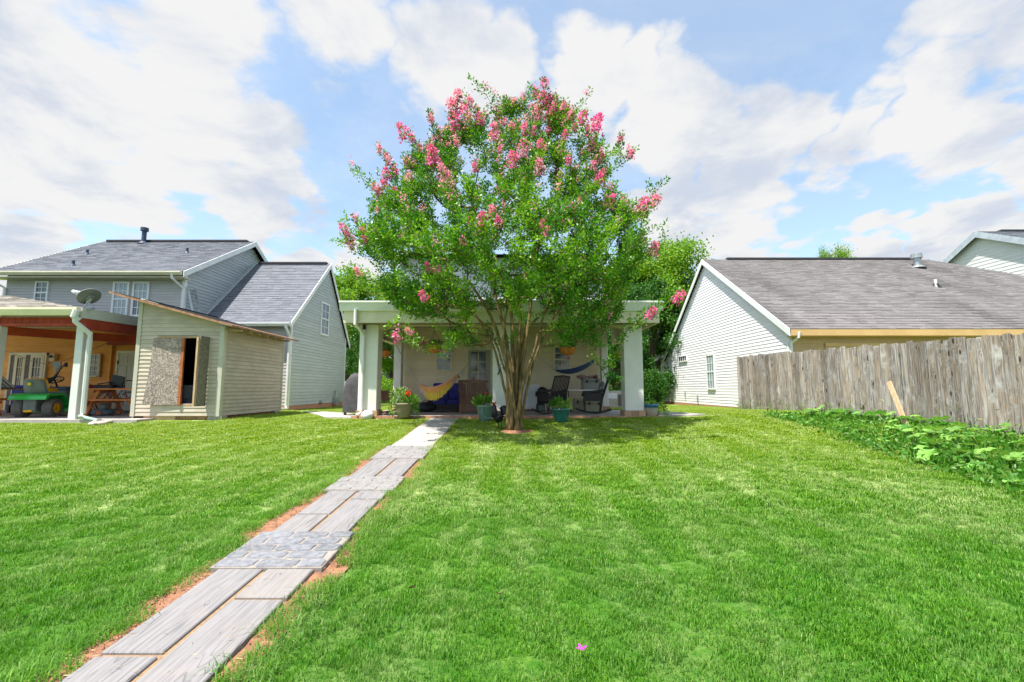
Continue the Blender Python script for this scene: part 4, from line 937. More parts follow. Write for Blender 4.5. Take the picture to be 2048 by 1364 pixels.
for q in (1222,1236): mb = MB(); x_ = PY(q,770,37.9).x; mb.box((x_,37.6,-.1),(x_+.15,37.8,b.z)); mb.build('porch_post', white, f2)
# ================================================================== CONCRETE WALKS
def poly_sheet(name, pts, m, dz=.03, th=.05):
    mb = MB(); n = len(pts); top = [V3((x, y, float(gz(x,y))+dz)) for x, y in pts]
    mb.add([p-V3((0,0,th)) for p in top]+top, [tuple(range(n,2*n))]+[(k,(k+1)%n,n+(k+1)%n,n+k) for k in range(n)]); o_ = mb.build(name, m); o_['kind'] = 'structure'; return o_
poly_sheet('side_walk', [(3.80,11.9),(4.6,11.75),(5.0,11.9),(4.75,12.6),(4.4,14.2),(3.80,15.2)], palecon)
poly_sheet('left_walk', [(-4.16,11.9),(-4.16,12.8),(-5.0,14.0),(-6.4,15.3),(-6.9,15.2),(-5.6,13.2),(-4.9,12.0)], palecon)
# ================================================================== FENCE
f0 = PY(1479,820,15.1); fdir = V3((.2115,-.9774,0)); 
fence = thing('fence', 'tall weathered grey picket fence running beside the squash bed', 'fence', (f0.x, f0.y, .8))
fn_ = V3((-fdir.y*-1, 0, 0)); fnorm = V3((-.9774,-.2115,0))
s = 0.0; k = 0; tz0, tz1 = PY(1479,713,15.1).z, PY(2040,667,8.1).z
while s < 9.6:
    w = random.uniform(.132,.142); p = f0 + fdir*s; frac = s/7.2
    zt = tz0+(tz1-tz0)*frac + random.uniform(-.03,.03); zb = float(gz(p.x,p.y)) - .05
    lean = random.uniform(-.012,.012); d = random.uniform(0,.020); tw = random.uniform(-.012,.012); ear = .022
    def fp(a, z, dd): return V3((p.x,p.y,0)) + fdir*(a + lean*(z-zb)) + fnorm*(dd + d + tw*(a/w-.5)) + V3((0,0,z))
    out = [(0,zb),(w,zb),(w,zb+.6),(w,zb+1.2),(w,zt-ear*1.3),(w-ear,zt),(ear,zt),(0,zt-ear*1.3),(0,zb+1.2),(0,zb+.6)]
    bow = random.uniform(-.008,.008); fr = [fp(a,z,.018 + bow*math.sin((z-zb)*1.7)) for a,z in out]; bk = [fp(a,z,bow*math.sin((z-zb)*1.7)) for a,z in out]; n = len(out)
    mb = MB(); mb.add(fr+bk, [tuple(range(n)), tuple(range(2*n-1,n-1,-1))]+[(i,n+i,n+(i+1)%n,(i+1)%n) for i in range(n)]); mb.build('picket', fence_m, fence)
    s += w + random.uniform(.001,.006); k += 1
for hz2 in (.35, .95, 1.6):
    mb = MB(); p, q = f0 - fnorm*.03, f0 + fdir*9.5 - fnorm*.03; mb.bar(V3((p.x,p.y,.8+hz2)),V3((q.x,q.y,.68+hz2)),.04,.09); mb.build('rail', fence_m, fence)
for s in np.arange(.3,9.5,2.4):
    p = f0 + fdir*float(s) - fnorm*.10; mb = MB(); mb.box((p.x-.045,p.y-.045,.4),(p.x+.045,p.y+.045,2.35)); mb.build('post', fence_m, fence)
q0, q1 = PY(1778,764,9.55), PY(1811,846,9.0)
stk = thing('stake', 'pale lumber stake leaning against the grey fence among squash leaves', 'stake', tuple(q1)); mb = MB(); dd_ = (q0-q1).normalized(); mb.bar(q1-dd_*.12, q0, .085, .035, fnorm); mb.build('board', rawwood, stk)
# ================================================================== SQUASH BED
def squashmesh(seed):
    r_ = random.Random(seed); n = 20; vs = [(0,0,-.12)]; fs = []
    for ring, rr in enumerate((.5, 1.0)):
        for k in range(n):
            a = 2*math.pi*k/n - math.pi/2; lob = 1 + .16*math.cos(5*(a-math.pi/2)) + .05*math.cos(11*a+seed)
            if abs(((a+math.pi/2+math.pi) % (2*math.pi))-math.pi) < .25: lob *= .55
            x, y = rr*lob*math.cos(a), rr*lob*math.sin(a); z = -.10 + .16*rr + .10*rr*math.sin(5*a+seed) + r_.uniform(-.05,.05)*rr
            vs.append((x, y, z))
    fs += [(0,1+k,1+(k+1)%n) for k in range(n)] + [(1+k,1+n+k,1+n+(k+1)%n,1+(k+1)%n) for k in range(n)]
    me = bpy.data.meshes.new('leaf'); me.from_pydata(vs, [], fs); me.materials.append(squash_m); me.shade_smooth()
    a = me.attributes.new('tone','FLOAT','POINT'); a.data.foreach_set('value', [min(1,max(0,.1+.25*seed+(.25 if i==0 else 0)+r_.uniform(-.1,.1))) for i in range(len(vs))]); return me
sqm = [squashmesh(i) for i in range(4)]
sq = thing('squash_vine', 'sprawling squash vine with broad green leaves along the fence foot', 'vine', (8.0, 9.5, .7))
front = [G(*p) for p in ((1535,834),(1600,846),(1660,868),(1720,893),(1800,912),(1870,938),(1960,955),(2048,985),(2200,1050))]
stems = MB(); sp = []
tries = 0
while len(sp) < 300 and tries < 6000:
    tries += 1; f = random.random()**.8*(len(front)-1); i = int(min(f, len(front)-2)); a = front[i].lerp(front[i+1], f-i)
    s = (a.y-f0.y)/fdir.y; fpnt = f0 + fdir*s; g = random.random()**.85; x = a.x + (fpnt.x-.10-a.x)*g; y = a.y + random.uniform(-.05,.05)
    near = min(1, (15.5-y)/6); R_ = random.uniform(.070,.130)*(.85+.15*near); z = float(gz(x,y)) + random.uniform(.06,.30)*(.75+.15*near)*(1-.5*abs(g-.45))
    if any((x-b[0])**2+(y-b[1])**2+(z-b[2])**2*.6 < (.50*R_+.34*b[3])**2 for b in sp): continue
    sp.append((x,y,z,R_))
off = wloc(sq)
for (x,y,z,R_) in sp:
    link('leaf', random.choice(sqm), sq, V3((x,y,z))-off, (random.uniform(-.55,.15), random.uniform(-.4,.35), random.uniform(-1.2,1.2)), (R_,R_,R_))
    gx, gy_ = x+random.uniform(-.12,.12), y+random.uniform(-.12,.12); stems.tube([(gx,gy_,float(gz(gx,gy_))),((gx+x)/2,(gy_+y)/2,z*.6+float(gz(gx,gy_))*.4+.01),(x,y,z-.012)],.006,4)
so_ = stems.build('stems', M('vine_stem',(.16,.28,.08),None,6,.6), sq, kind='stuff')
# low ground leaves and grass under the vine
P = []; 
while len(P) < 9000:
    f = random.random()*(len(front)-1); i = int(f); a = front[i].lerp(front[i+1], f-i); s = (a.y-f0.y)/fdir.y; fpnt = f0+fdir*s; g = random.uniform(-.06,1); x = a.x+(fpnt.x-.02-a.x)*g
    P.append((x, a.y+random.uniform(-.1,.1), float(gz(x,a.y))+random.random()**1.5*.13))
P = np.array(P); n = len(P)
o_ = link('undergrowth', leafcloud('undergrowth', P, rdir(n,.8), rng.uniform(.05,.11,n), rng.uniform(.015,.06,n), plant_m, rng.uniform(0,.42,n)), kind='stuff'); tag(o_, 'tangled grass and weeds under the squash vine at the fence foot', 'weeds')
# weeds climbing at the far foot of the fence
P = []; 
for _ in range(900):
    s = random.random()**1.3*9.3; p = f0+fdir*s+fnorm*random.uniform(.03,.12); P.append((p.x,p.y,float(gz(p.x,p.y))+random.random()**2*(.28 if random.random()<.8 else .55)))
P = np.array(P); n = len(P); o_ = link('weeds', leafcloud('weeds', P, rdir(n,1.5), rng.uniform(.05,.13,n), rng.uniform(.006,.02,n), plant_m, rng.uniform(.2,1,n)), kind='stuff'); tag(o_, 'thin yellowish weeds climbing the foot of the fence boards', 'weeds')
# ================================================================== CRAPE MYRTLE
TY = 9.7; TB = G(1030,862); TY = TB.y
ct_ = thing('crape_myrtle', 'many stemmed crape myrtle tree covered in pink flower clusters on the lawn', 'tree', (TB.x, TY, TB.z))
stem_px = [([(1000,856),(1006,760),(1001,700),(985,640),(962,598),(935,560)],-.10,.052),([(1011,859),(1016,790),(1013,700),(1004,640),(990,590)],-.18,.060),
 ([(1022,862),(1030,790),(1037,700),(1041,640),(1035,590)],.10,.055),([(1046,862),(1026,810),(1009,756),(1003,700),(1010,640),(1020,600)],-.28,.042),
 ([(1030,862),(1049,800),(1064,750),(1076,700),(1082,650),(1096,610)],-.24,.045),([(1052,860),(1050,780),(1053,700),(1058,640),(1064,590)],.05,.050),
 ([(1007,858),(1000,815),(991,785),(984,740),(981,695),(962,648),(935,605)],.02,.038),([(1046,860),(1068,800),(1080,735),(1088,680),(1112,628),(1140,590)],.10,.036),
 ([(1016,860),(1024,780),(1024,700),(1024,640),(1014,580)],.22,.060),([(1012,760),(996,735),(990,700),(975,655),(950,632),(915,600)],-.05,.026),([(1038,862),(1040,780),(1045,690),(1070,640),(1120,600)],.25,.045)]
nodes = []; par = []; stemmb = MB(); core = set(); stemr = {}
for pts, dy, r0 in stem_px:
    pts = [(1031+(px-1031)*(.50+.50*float(1-sm(640, 800, py))), py) for px, py in pts]
    wp = [PY(px, py, TY + dy*.7*(.4 + (862-py)/260)) for px, py in pts]; wp[0].z -= .04
    fine = []
    for i in range(len(wp)-1):
        for q in range(4):
            t = q/4; a = wp[max(0,i-1)]; b = wp[i]; c = wp[i+1]; d = wp[min(len(wp)-1,i+2)]
            fine.append(.5*((2*b)+(c-a)*t+(2*a-5*b+4*c-d)*t*t+(3*b-a-3*c+d)*t**3) + V3((random.uniform(-.008,.008),random.uniform(-.008,.008),0)))
    fine.append(wp[-1]); K = len(fine); r0 *= .98; rs = [r0*(1.25 if i == 0 else 1)*(1-.5*i/K) for i in range(K)]
    mb = MB(); mb.tube(fine, rs, 9); mb.build('trunk', bark, ct_, smooth=True)
    st = None
    for i, p in enumerate(fine):
        if p.z < 2.3: continue
        nodes.append(np.array(p)); par.append(-1 if st is None else st); st = len(nodes)-1; core.add(st); stemr[st] = rs[i]
# crown outline in the photograph's plane through the trunk
prof = [(200,1055,1095),(225,1000,1135),(250,925,1160),(275,885,1180),(310,835,1200),(350,800,1215),(400,775,1235),(430,735,1270),(460,720,1285),(500,722,1285),(540,740,1270),(580,770,1265),(620,800,1240),(655,850,1215),(690,890,1195),(705,925,1185)]
py_ = np.array([p[0] for p in prof]); xl_ = np.array([p[1] for p in prof]); xr_ = np.array([p[2] for p in prof])
att = []
while len(att) < 1900:
    y = random.uniform(190, 694); xl = np.interp(y, py_, xl_); xr = np.interp(y, py_, xr_)
    x = random.uniform(675, 1330)
    if x < xl or x > xr: continue
    if mnoise.noise(V3((x/70, y/52, 3.1))) < -.13 and random.random() < .8: continue
    p = PY(x, y, TY); a = PY(xl, y, TY).x; b = PY(xr, y, TY).x; c = (a+b)/2; hw = (b-a)/2; xn = (p.x-c)/hw
    hy = math.sqrt(max(0, 1-xn*xn))*hw*.92*(.85 if p.z < 3.6 else 1)*float(1-.55*sm(4.6, 7.2, p.z)); dpt = hy*random.uniform(-1,1)
    rr = math.hypot(xn, dpt/(hw*.86)); zz = p.z
    if rr < .55 and random.random() < .55: continue
    if zz < 3.3 and (abs(p.x-TB.x) < .95) and random.random() < .90: continue
    if zz < 2.9 and random.random() < .45: continue
    if 940 < x < 1110 and 625 < y < 660 and random.random() < .5: continue
    k_ = (TY+dpt)/TY; att.append(((p.x)*(.5+.5*k_), TY+dpt, CAMZ+(zz-CAMZ)*(1-.75*(1-k_)) - (0 if dpt > 0 else 0)))
extra = [(952,178),(972,188),(990,198),(1172,202),(1010,212),(862,245),(707,347),(722,352),(1215,300),(1240,292),(1228,310),(1255,312),(1325,372),(1300,380),(1330,466),(1308,466),(1290,430),(1200,290),(676,490),(690,447),(712,560),(700,470),(1315,505),(1290,520),(735,585),(745,370),(1280,640),(1255,660),(1340,600),(1320,610),(1215,760),(1205,740),(1225,725),(800,650),(830,690),(870,700),(900,705),(810,625),(1240,690)]
for x, y in extra: p = PY(x, y, TY + (-1.2 if y > 590 else random.uniform(-.5,.5))); att.append(tuple(p))
FL = [(1089,167,10),(1070,184,8),(1084,195,12),(1096,208,14),(1075,225,14),(1126,212,8),(1101,232,12),(1115,246,10),(1142,232,10),(1166,236,12),(1193,249,17),(918,195,14),(906,215,16),(930,222,14),(909,243,16),(954,225,10),(961,239,10),(998,236,10),(988,266,14),(1022,253,8),(1050,260,10),(1067,263,8),(1046,297,13),(1080,287,8),(1101,256,12),(1183,292,10),(1241,280,8),(1261,309,9),(805,263,14),(862,239,8),(824,277,8),(865,311,17),(778,321,11),(817,328,11),(773,348,10),(790,345,10),(887,345,13),(759,386,12),(769,369,10),(749,374,7),(913,287,8),(950,335,8),(1026,321,14),(1079,335,12),(1138,321,8),(1203,318,10),(1186,331,8),(1207,345,8),(1197,359,12),(1220,403,12),(1309,403,14),(1285,413,14),(1289,429,8),(1306,500,14),(985,427,12),(997,444,10),(964,441,12),(961,458,10),(940,441,7),(1084,448,8),(1092,463,8),(925,482,9),(686,456,9),(698,475,10),(701,489,9),(725,460,7),(857,536,9),(877,538,8),(716,545,8),(847,592,10),(793,675,9),(818,663,7),(1357,595,12),(1303,627,12),(760,300,7),(840,300,9),(1130,270,9),(1150,255,8),(940,205,9),(1108,220,9),(790,380,6),(880,270,8),(1160,400,6),(1000,300,7),(730,478,6),(712,440,7),(1010,245,7)]
flp = []
for x, y, r in FL:
    c = np.interp(y, py_, (xl_+xr_)/2); hw = np.interp(y, py_, (xr_-xl_)/2); xn = min(1, abs(x-c)/hw) if y < 700 else 1
    Y = TY - math.sqrt(max(0,1-xn*xn))*hw/94*.80 + .1 if y < 580 else TY-1.6
    if y < 260: Y = TY - random.uniform(-.2,.5)
    p = PY(x, y, Y-.28); flp.append((p, r/F*Y*1.22)); att.append(tuple(p - V3((0,0,.08))))
att = np.array(att); c0 = np.array((TB.x, TY, 3.0))
order = np.argsort(np.linalg.norm((att-c0)*np.array((1,1,.8)), axis=1))
tips = []
for i in order:
    a = att[i]; N = np.array(nodes); dlt = a-N; ds = np.linalg.norm(dlt, axis=1)
    out = N-c0; on = np.linalg.norm(out,axis=1)+.3; cosang = (dlt*out).sum(1)/(ds*on+1e-6)
    cost = ds*(1.25-.45*cosang) + np.where(dlt[:,2] < -.05, .25, 0)
    j = int(np.argmin(cost)); b = nodes[j]; m = (a+b)/2 + rng.normal(size=3)*.05*ds[j] + np.array((0,0,-.05*ds[j]))
    prev = j
    if ds[j] > .35: nodes.append(m); par.append(j); prev = len(nodes)-1
    nodes.append(a); par.append(prev); tips.append((len(nodes)-1, b))
cnt = np.ones(len(nodes))
for i in range(len(nodes)-1, -1, -1):
    if par[i] >= 0: cnt[par[i]] += cnt[i]
rad = np.minimum(.0032*cnt**.46, .05); bmb = MB()
for i in range(len(nodes)):
    if i in core: rad[i] = max(rad[i]*.8, stemr[i]*.8)
for i in range(len(nodes)):
    j = par[i]
    if j < 0 or (i in core and j in core): continue
    ra = min(rad[j], rad[i]*1.6); n = 6 if rad[i] > .008 else 4
    bmb.tube([nodes[j], nodes[i]], [ra, rad[i]], n)
bmb.build('branches', bark, ct_, smooth=True, kind='stuff')
# leaves on every shoot
Pl, Dl, To = [], [], []
for idx, b in tips:
    a = nodes[idx]; d = a-b; L = np.linalg.norm(d)+1e-6; d = d/L; grow = d*.6+np.array((0,0,.55)); grow /= np.linalg.norm(grow)
    n = 74; t = rng.random(n); ln = min(L, .5); base = a - d*ln*(1-t[:,None])*.9 + grow*(t[:,None]**2)*.26
    rr = rng.normal(size=(n,3)); rr /= np.linalg.norm(rr,axis=1,keepdims=True); p = base + rr*(rng.random((n,1))**.6)*.115*(1.15-t[:,None]*.7)
    Pl.append(p); Dl.append(rr*.9+grow*.6+np.array((0,0,.05))); To.append(np.clip(rng.normal(.36+.75*(rng.random()-.42), .17, n),0,1))
P = np.concatenate(Pl); Dv = np.concatenate(Dl); T_ = np.concatenate(To); off = np.array(ct_.location); n = len(P)
me = leafcloud('crown', P-off, Dv, rng.uniform(.045,.078,n), rng.uniform(.026,.042,n), crape_m, T_); link('crown', me, ct_, kind='stuff')
# scattered unopened tips: yellow-green and russet
def panicle(seed, mat, n=150, cone=1.0):
    g = np.random.default_rng(seed); z = g.random(n); r = np.sqrt(g.random(n))*(1.0-.55*z*cone); a = g.random(n)*6.283
    lump = .75+.35*np.sin(3*a+seed)*np.cos(5*z+seed); P = np.stack([r*lump*np.cos(a), r*lump*np.sin(a), (z*2.0-.9)*cone], 1)
    D_ = P/np.linalg.norm(P,axis=1,keepdims=True) + g.normal(size=(n,3))*.6; V, Fq = leaves(P, D_, g.uniform(.22,.40,n), g.uniform(.20,.36,n), fold=.25)
    return npmesh('flower_cluster', V, Fq, mat, np.repeat(g.random(n),4))
pm = [panicle(i, pink_m if i < 4 else pink2_m) for i in range(7)]
for k, (p, r) in enumerate(flp):
    dv = (p - V3((TB.x,TY,3.2))).normalized(); o_ = link('flower_cluster', pm[(k*5) % 7], ct_, p - ct_.location, None, (r*.98,r*.98,r*random.uniform(.72,1.0)))
    o_.rotation_euler = (dv*.6+V3((random.uniform(-.25,.25),random.uniform(-.25,.25),.75))).to_track_quat('Z','Y').to_euler()
# small loose buds and petals among the upper shoots
Pb = []; 
for idx, b in tips:
    a = nodes[idx]
    if (a[2] > 4.4 and rng.random() < .16 + .09*(a[2]-4.4) and (a[1] < TY or a[2] > 6)) or rng.random() < .03:
        q = a + np.array((0,-.06,.16)); Pb.append(q + rng.normal(size=(26,3))*np.array((.035,.035,.055)))
P = np.concatenate(Pb); n = len(P); link('loose_blossom', leafcloud('loose_blossom', P-off, rdir(n), rng.uniform(.03,.05,n), rng.uniform(.025,.04,n), pink2_m, rng.random(n)), ct_, kind='stuff')
mb = MB(); mb.lathe([(.40,-.02),(.33,.012),(.2,.025),(0,.03)],18,(TB.x+.05,TY,TB.z),False); m_ = mb.build('tree_soil', soil); m_['kind'] = 'structure'
# ================================================================== BACKGROUND TREES
def make_tree(name, seed, H, Rr, nleaf, mat, trunk_h=.3, lsz=.16):
    g = np.random.default_rng(seed); rd = random.Random(seed)
    r_ = thing(name, None, 'tree'); mb = MB(); mb.tube([(0,0,-.3),(.1,.05,H*.25),(0,.1,H*.5),(.1,0,H*.8)], [.22*H/9,.17*H/9,.12*H/9,.03], 9); mb.build('trunk', bark2, r_, local=True, smooth=True)
    C = []
    for k in range(46):
        t = g.random(); z = H*(trunk_h + (1-trunk_h)*t); w = Rr*math.sin(math.pi*min(1,(t*.86+.12)))**.7; a = g.random()*6.283; q = w*math.sqrt(g.random())*.95
        C.append((q*math.cos(a), q*math.sin(a), z*.96, Rr*g.uniform(.16,.34)))
    lm = MB()
    for c in C[:16]: lm.tube([(0,0,c[2]*.55),(c[0]*.5,c[1]*.5,c[2]*.82),(c[0],c[1],c[2])],[.06,.04,.015],5)
    lm.build('limbs', bark2, r_, local=True, kind='stuff')
    P = []; T = []
    for c in C:
        n = nleaf//len(C); sub = g.normal(size=(9,3)); sub /= np.linalg.norm(sub,axis=1,keepdims=True); sub[:,2] *= .65; cc = np.array(c[:3])+sub*c[3]*.8
        which = g.integers(0,9,n); p = cc[which]+g.normal(size=(n,3))*c[3]*.27; P.append(p); T.append(np.clip(g.normal(.45,.2,n)+(g.random(9)[which]-.5)*.3,0,1))
    P = np.concatenate(P); n = len(P); link('crown', leafcloud('crown', P, g.normal(size=(n,3))+np.array((0,0,.3)), g.uniform(.8,1.3,n)*lsz, g.uniform(.5,.8,n)*lsz, mat, np.concatenate(T)), r_, kind='stuff'); return r_
def placetree(r_, px, py_top, Y, H0, label, wide=1.0, rz=0):
    p = PY(px, py_top, Y); zb = float(gz(p.x, Y)); sc = (p.z-zb)/H0; r_.location = (p.x, Y, zb); r_.scale = (sc*wide, sc*wide, sc); r_.rotation_euler = (0,0,rz); r_['label'] = label
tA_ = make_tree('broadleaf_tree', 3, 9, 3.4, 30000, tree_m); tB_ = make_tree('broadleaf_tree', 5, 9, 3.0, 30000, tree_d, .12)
placetree(tA_, 1350, 497, 31, 9, 'bright green tree between the porch roof and the white gable', 1.0)
t_ = dup(tA_); placetree(t_, 1262, 520, 33, 9, 'bright green tree rising behind the right end of the porch gutter', 1.1, 2.0)
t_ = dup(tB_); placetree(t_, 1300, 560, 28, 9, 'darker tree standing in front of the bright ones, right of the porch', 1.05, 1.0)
t_ = dup(tA_); placetree(t_, 705, 548, 30, 9, 'light green tree between the grey gabled wing and the porch', .95, 3.1)
t_ = dup(tA_); placetree(t_, 790, 560, 34, 9, 'yellowish green tree behind the left end of the porch roof', 1.0, 4.4)
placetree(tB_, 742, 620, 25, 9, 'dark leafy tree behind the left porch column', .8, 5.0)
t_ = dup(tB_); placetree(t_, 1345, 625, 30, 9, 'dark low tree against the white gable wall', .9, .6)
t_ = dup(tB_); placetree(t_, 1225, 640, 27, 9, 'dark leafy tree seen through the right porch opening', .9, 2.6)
t_ = dup(tA_); placetree(t_, 1648, 513, 62, 9, 'distant treetop peeping over the dark roof ridge', .28, .4)
t_ = dup(tA_); placetree(t_, 1682, 510, 60, 9, 'distant treetop over the ridge, nearer the metal vent', .4, 1.9)
def make_bush(name, seed, H, Rr, nl, mat, label, loc, lsz=.05):
    g = np.random.default_rng(seed); r_ = thing(name, label, 'bush', loc); u = g.normal(size=(nl,3)); u /= np.linalg.norm(u,axis=1,keepdims=True)
    q = g.random(nl)[:,None]**.35; lump = 1+.14*np.sin(u[:,:1]*7+seed)*np.sin(u[:,1:2]*6)*1.2; P = u*q*lump*np.array((Rr,Rr,H/2))+np.array((0,0,H/2)); P[:,2] = np.maximum(P[:,2],.02)
    link('foliage', leafcloud('foliage', P, g.normal(size=(nl,3))+u, g.uniform(.8,1.3,nl)*lsz, g.uniform(.5,.8,nl)*lsz, mat, np.clip(g.normal(.4,.2,nl),0,1)), r_, kind='stuff')
    mb = MB(); [mb.tube([(0,0,-.05),(.25*Rr*math.cos(k),.25*Rr*math.sin(k),H*.4),(.6*Rr*math.cos(k),.6*Rr*math.sin(k),H*.75)],[.03,.02,.008],5) for k in range(6)]; mb.build('stems', bark2, r_, local=True, kind='stuff'); return r_
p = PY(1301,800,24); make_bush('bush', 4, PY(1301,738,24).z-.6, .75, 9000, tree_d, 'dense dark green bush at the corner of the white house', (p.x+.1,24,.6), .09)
p = PY(715,810,22); make_bush('bush', 8, 1.7, 1.2, 7000, tree_m, 'low green bush behind the covered grill', (p.x,24,.6), .09)
# far wood closing the horizon between the houses
P = []
g = np.random.default_rng(9); n = 60000; X = g.uniform(-75,85,n); hgt = 5.0+1.5*np.sin(X*.23)+1.0*np.sin(X*.71+1); Z_ = g.random(n)**.8*hgt; Yv = 66+g.normal(size=n)*2.5+3*np.sin(X*.4)
P = np.stack([X,Yv,Z_+.2],1); o_ = link('far_wood', leafcloud('far_wood', P, rdir(n,.2), g.uniform(.35,.6,n), g.uniform(.25,.4,n), tree_m, np.clip(g.normal(.3,.2,n),0,1)), kind='stuff'); tag(o_, 'distant belt of trees closing the gaps between houses', 'trees')
# ================================================================== GRASS
def tuft(name, n, size, wd, hmin, hmax, seed, droop=.5):
    g = np.random.default_rng(seed); x = g.uniform(-size/2,size/2,(n,2))*1.15; h_ = g.uniform(hmin,hmax,n); a = g.random(n)*6.283; l = g.uniform(.1,droop,n)*h_*1.3
    base = np.concatenate([x, np.full((n,1),-.008)],1); dr = np.stack([np.cos(a),np.sin(a),np.zeros(n)],1); sd = np.stack([-np.sin(a),np.cos(a),np.zeros(n)],1)*(wd*g.uniform(.6,1.3,n)/2)[:,None]
    mid = base+dr*l[:,None]*.35; mid[:,2] += h_*.6; tip = base+dr*l[:,None]; tip[:,2] += h_*(.95-.35*(l/h_))
    V = np.stack([base-sd, base+sd, mid+sd*.85, mid-sd*.85, tip],1).reshape(-1,3); i = np.arange(n)*5
    Fq = np.concatenate([np.stack([i,i+1,i+2],1), np.stack([i,i+2,i+3],1), np.stack([i+3,i+2,i+4],1)])
    t = np.repeat(np.clip(g.beta(2,2.6,n)*1.1,0,1),5).reshape(-1,5); t[:,:2] *= .30; return npmesh(name, V, Fq, grassm, t.ravel())  # blade bases toned down: shade between the blades painted into their colour
sets = [('near',[tuft('grass_tuft',1050,.3,.0040,.024,.052,i) for i in range(4)]), ('mid',[tuft('grass_tuft',430,.3,.0070,.028,.055,20+i) for i in range(3)]), ('far',[tuft('grass_tuft',230,.3,.012,.025,.048,40+i) for i in range(3)]), ('edge',[tuft('grass_tuft',150,.20,.0040,.05,.12,60+i,1.1) for i in range(3)])]
def scatter(name, meshes, pts, label):
    c = bpy.data.collections.new(name + '_tufts')
    for me in meshes: o = bpy.data.objects.new('grass_tuft', me); c.objects.link(o)
    pts = np.array(pts); n = len(pts); me = bpy.data.meshes.new(name); me.vertices.add(n); me.vertices.foreach_set('co', pts[:,:3].astype(np.float32).ravel()); me.materials.append(grassm)
    for an, arr in (('rz', rng.random(n)*6.283), ('sc', pts[:,3])):
        a = me.attributes.new(an,'FLOAT','POINT'); a.data.foreach_set('value', arr.astype(np.float32))
    o = link(name, me, kind='stuff'); tag(o, label, 'grass')
    ng = bpy.data.node_groups.new(name,'GeometryNodeTree'); ng.interface.new_socket('Geometry',in_out='INPUT',socket_type='NodeSocketGeometry'); ng.interface.new_socket('Geometry',in_out='OUTPUT',socket_type='NodeSocketGeometry')
    N = ng.nodes; gi = N.new('NodeGroupInput'); go = N.new('NodeGroupOutput'); ip = N.new('GeometryNodeInstanceOnPoints'); ci = N.new('GeometryNodeCollectionInfo'); ci.inputs[0].default_value = c; ci.inputs['Separate Children'].default_value = True; ci.inputs['Reset Children'].default_value = True
    ip.inputs['Pick Instance'].default_value = True; rnd = N.new('FunctionNodeRandomValue'); rnd.data_type = 'INT'; rnd.inputs[4].default_value = 0; rnd.inputs[5].default_value = len(meshes)-1
    a1 = N.new('GeometryNodeInputNamedAttribute'); a1.data_type = 'FLOAT'; a1.inputs[0].default_value = 'rz'; a2 = N.new('GeometryNodeInputNamedAttribute'); a2.data_type = 'FLOAT'; a2.inputs[0].default_value = 'sc'
    cx = N.new('ShaderNodeCombineXYZ'); er = N.new('FunctionNodeEulerToRotation'); L = ng.links
    L.new(gi.outputs[0],ip.inputs['Points']); L.new(ci.outputs[0],ip.inputs['Instance']); L.new(rnd.outputs[2],ip.inputs['Instance Index']); L.new(a1.outputs[0],cx.inputs[2]); L.new(cx.outputs[0],er.inputs[0]); L.new(er.outputs[0],ip.inputs['Rotation']); L.new(a2.outputs[0],ip.inputs['Scale']); L.new(ip.outputs[0],go.inputs[0])
    md = o.modifiers.new('grass','NODES'); md.node_group = ng
def blocked(x, y):
    if y < 11.9:
        dx_ = x-pathx(y)
        if -PW-.02-soilw(y,-1)-.10 < dx_ < PW+.02+soilw(y,1)+.09: return True
    if y > 11.72 and -4.3 < x < 3.85: return True
    if y > 10.95 and x < -9.0: return True
    if 11.4 < y < syb+.1 and x < sx1+.05: return True
    if y > 15.0 and x < -4.2 and y > YW0-.2 and x < XW: return True
    if 11.6 < y < 15.2 and (3.7 < x < 4.95): return True
    if x < -4.1 and y > 11.7 and abs((x+4.16)-(-(y-11.8)*.72)) < .45: return True
    if (x-TB.x)**2+(y-TY)**2 < .16: return True
    if x > XR-.1 and y > YR0-.2: return True
    return False
buck = {'near':[], 'mid':[], 'far':[]}; y = 1.0
while y < 24:
    lim = 1.22*y+1.2; x = -lim
    while x < lim:
        px_, py2 = x+random.uniform(-.08,.08), y+random.uniform(-.08,.08)
        if not blocked(px_, py2): buck['near' if y < 4.4 else 'mid' if y < 8.2 else 'far'].append((px_, py2, float(gz(px_,py2)), random.uniform(.85,1.2)))
        x += .26 if y < 8.2 else .24
    y += .26 if y < 8.2 else .24
for k_, lab in (('near','lush mown lawn grass in the foreground'),('mid','mown lawn grass across the middle of the yard'),('far','sunlit mown lawn grass near the houses')): scatter('grass', dict(sets)[k_], buck[k_], lab)
eg = []
for y in np.arange(1.2,11.6,.055):
    for sgn in (-1,1):
        if rng.random() < .8:
            e = PW+.02+soilw(y,sgn)+ (.10 if sgn < 0 else .09) + rng.uniform(-.07,.05); x = pathx(y)+sgn*e; eg.append((x,y,float(gz(x,y)),rng.uniform(.55,1.1)))
scatter('grass', dict(sets)['edge'], eg, 'longer ragged grass tufts along both edges of the path')
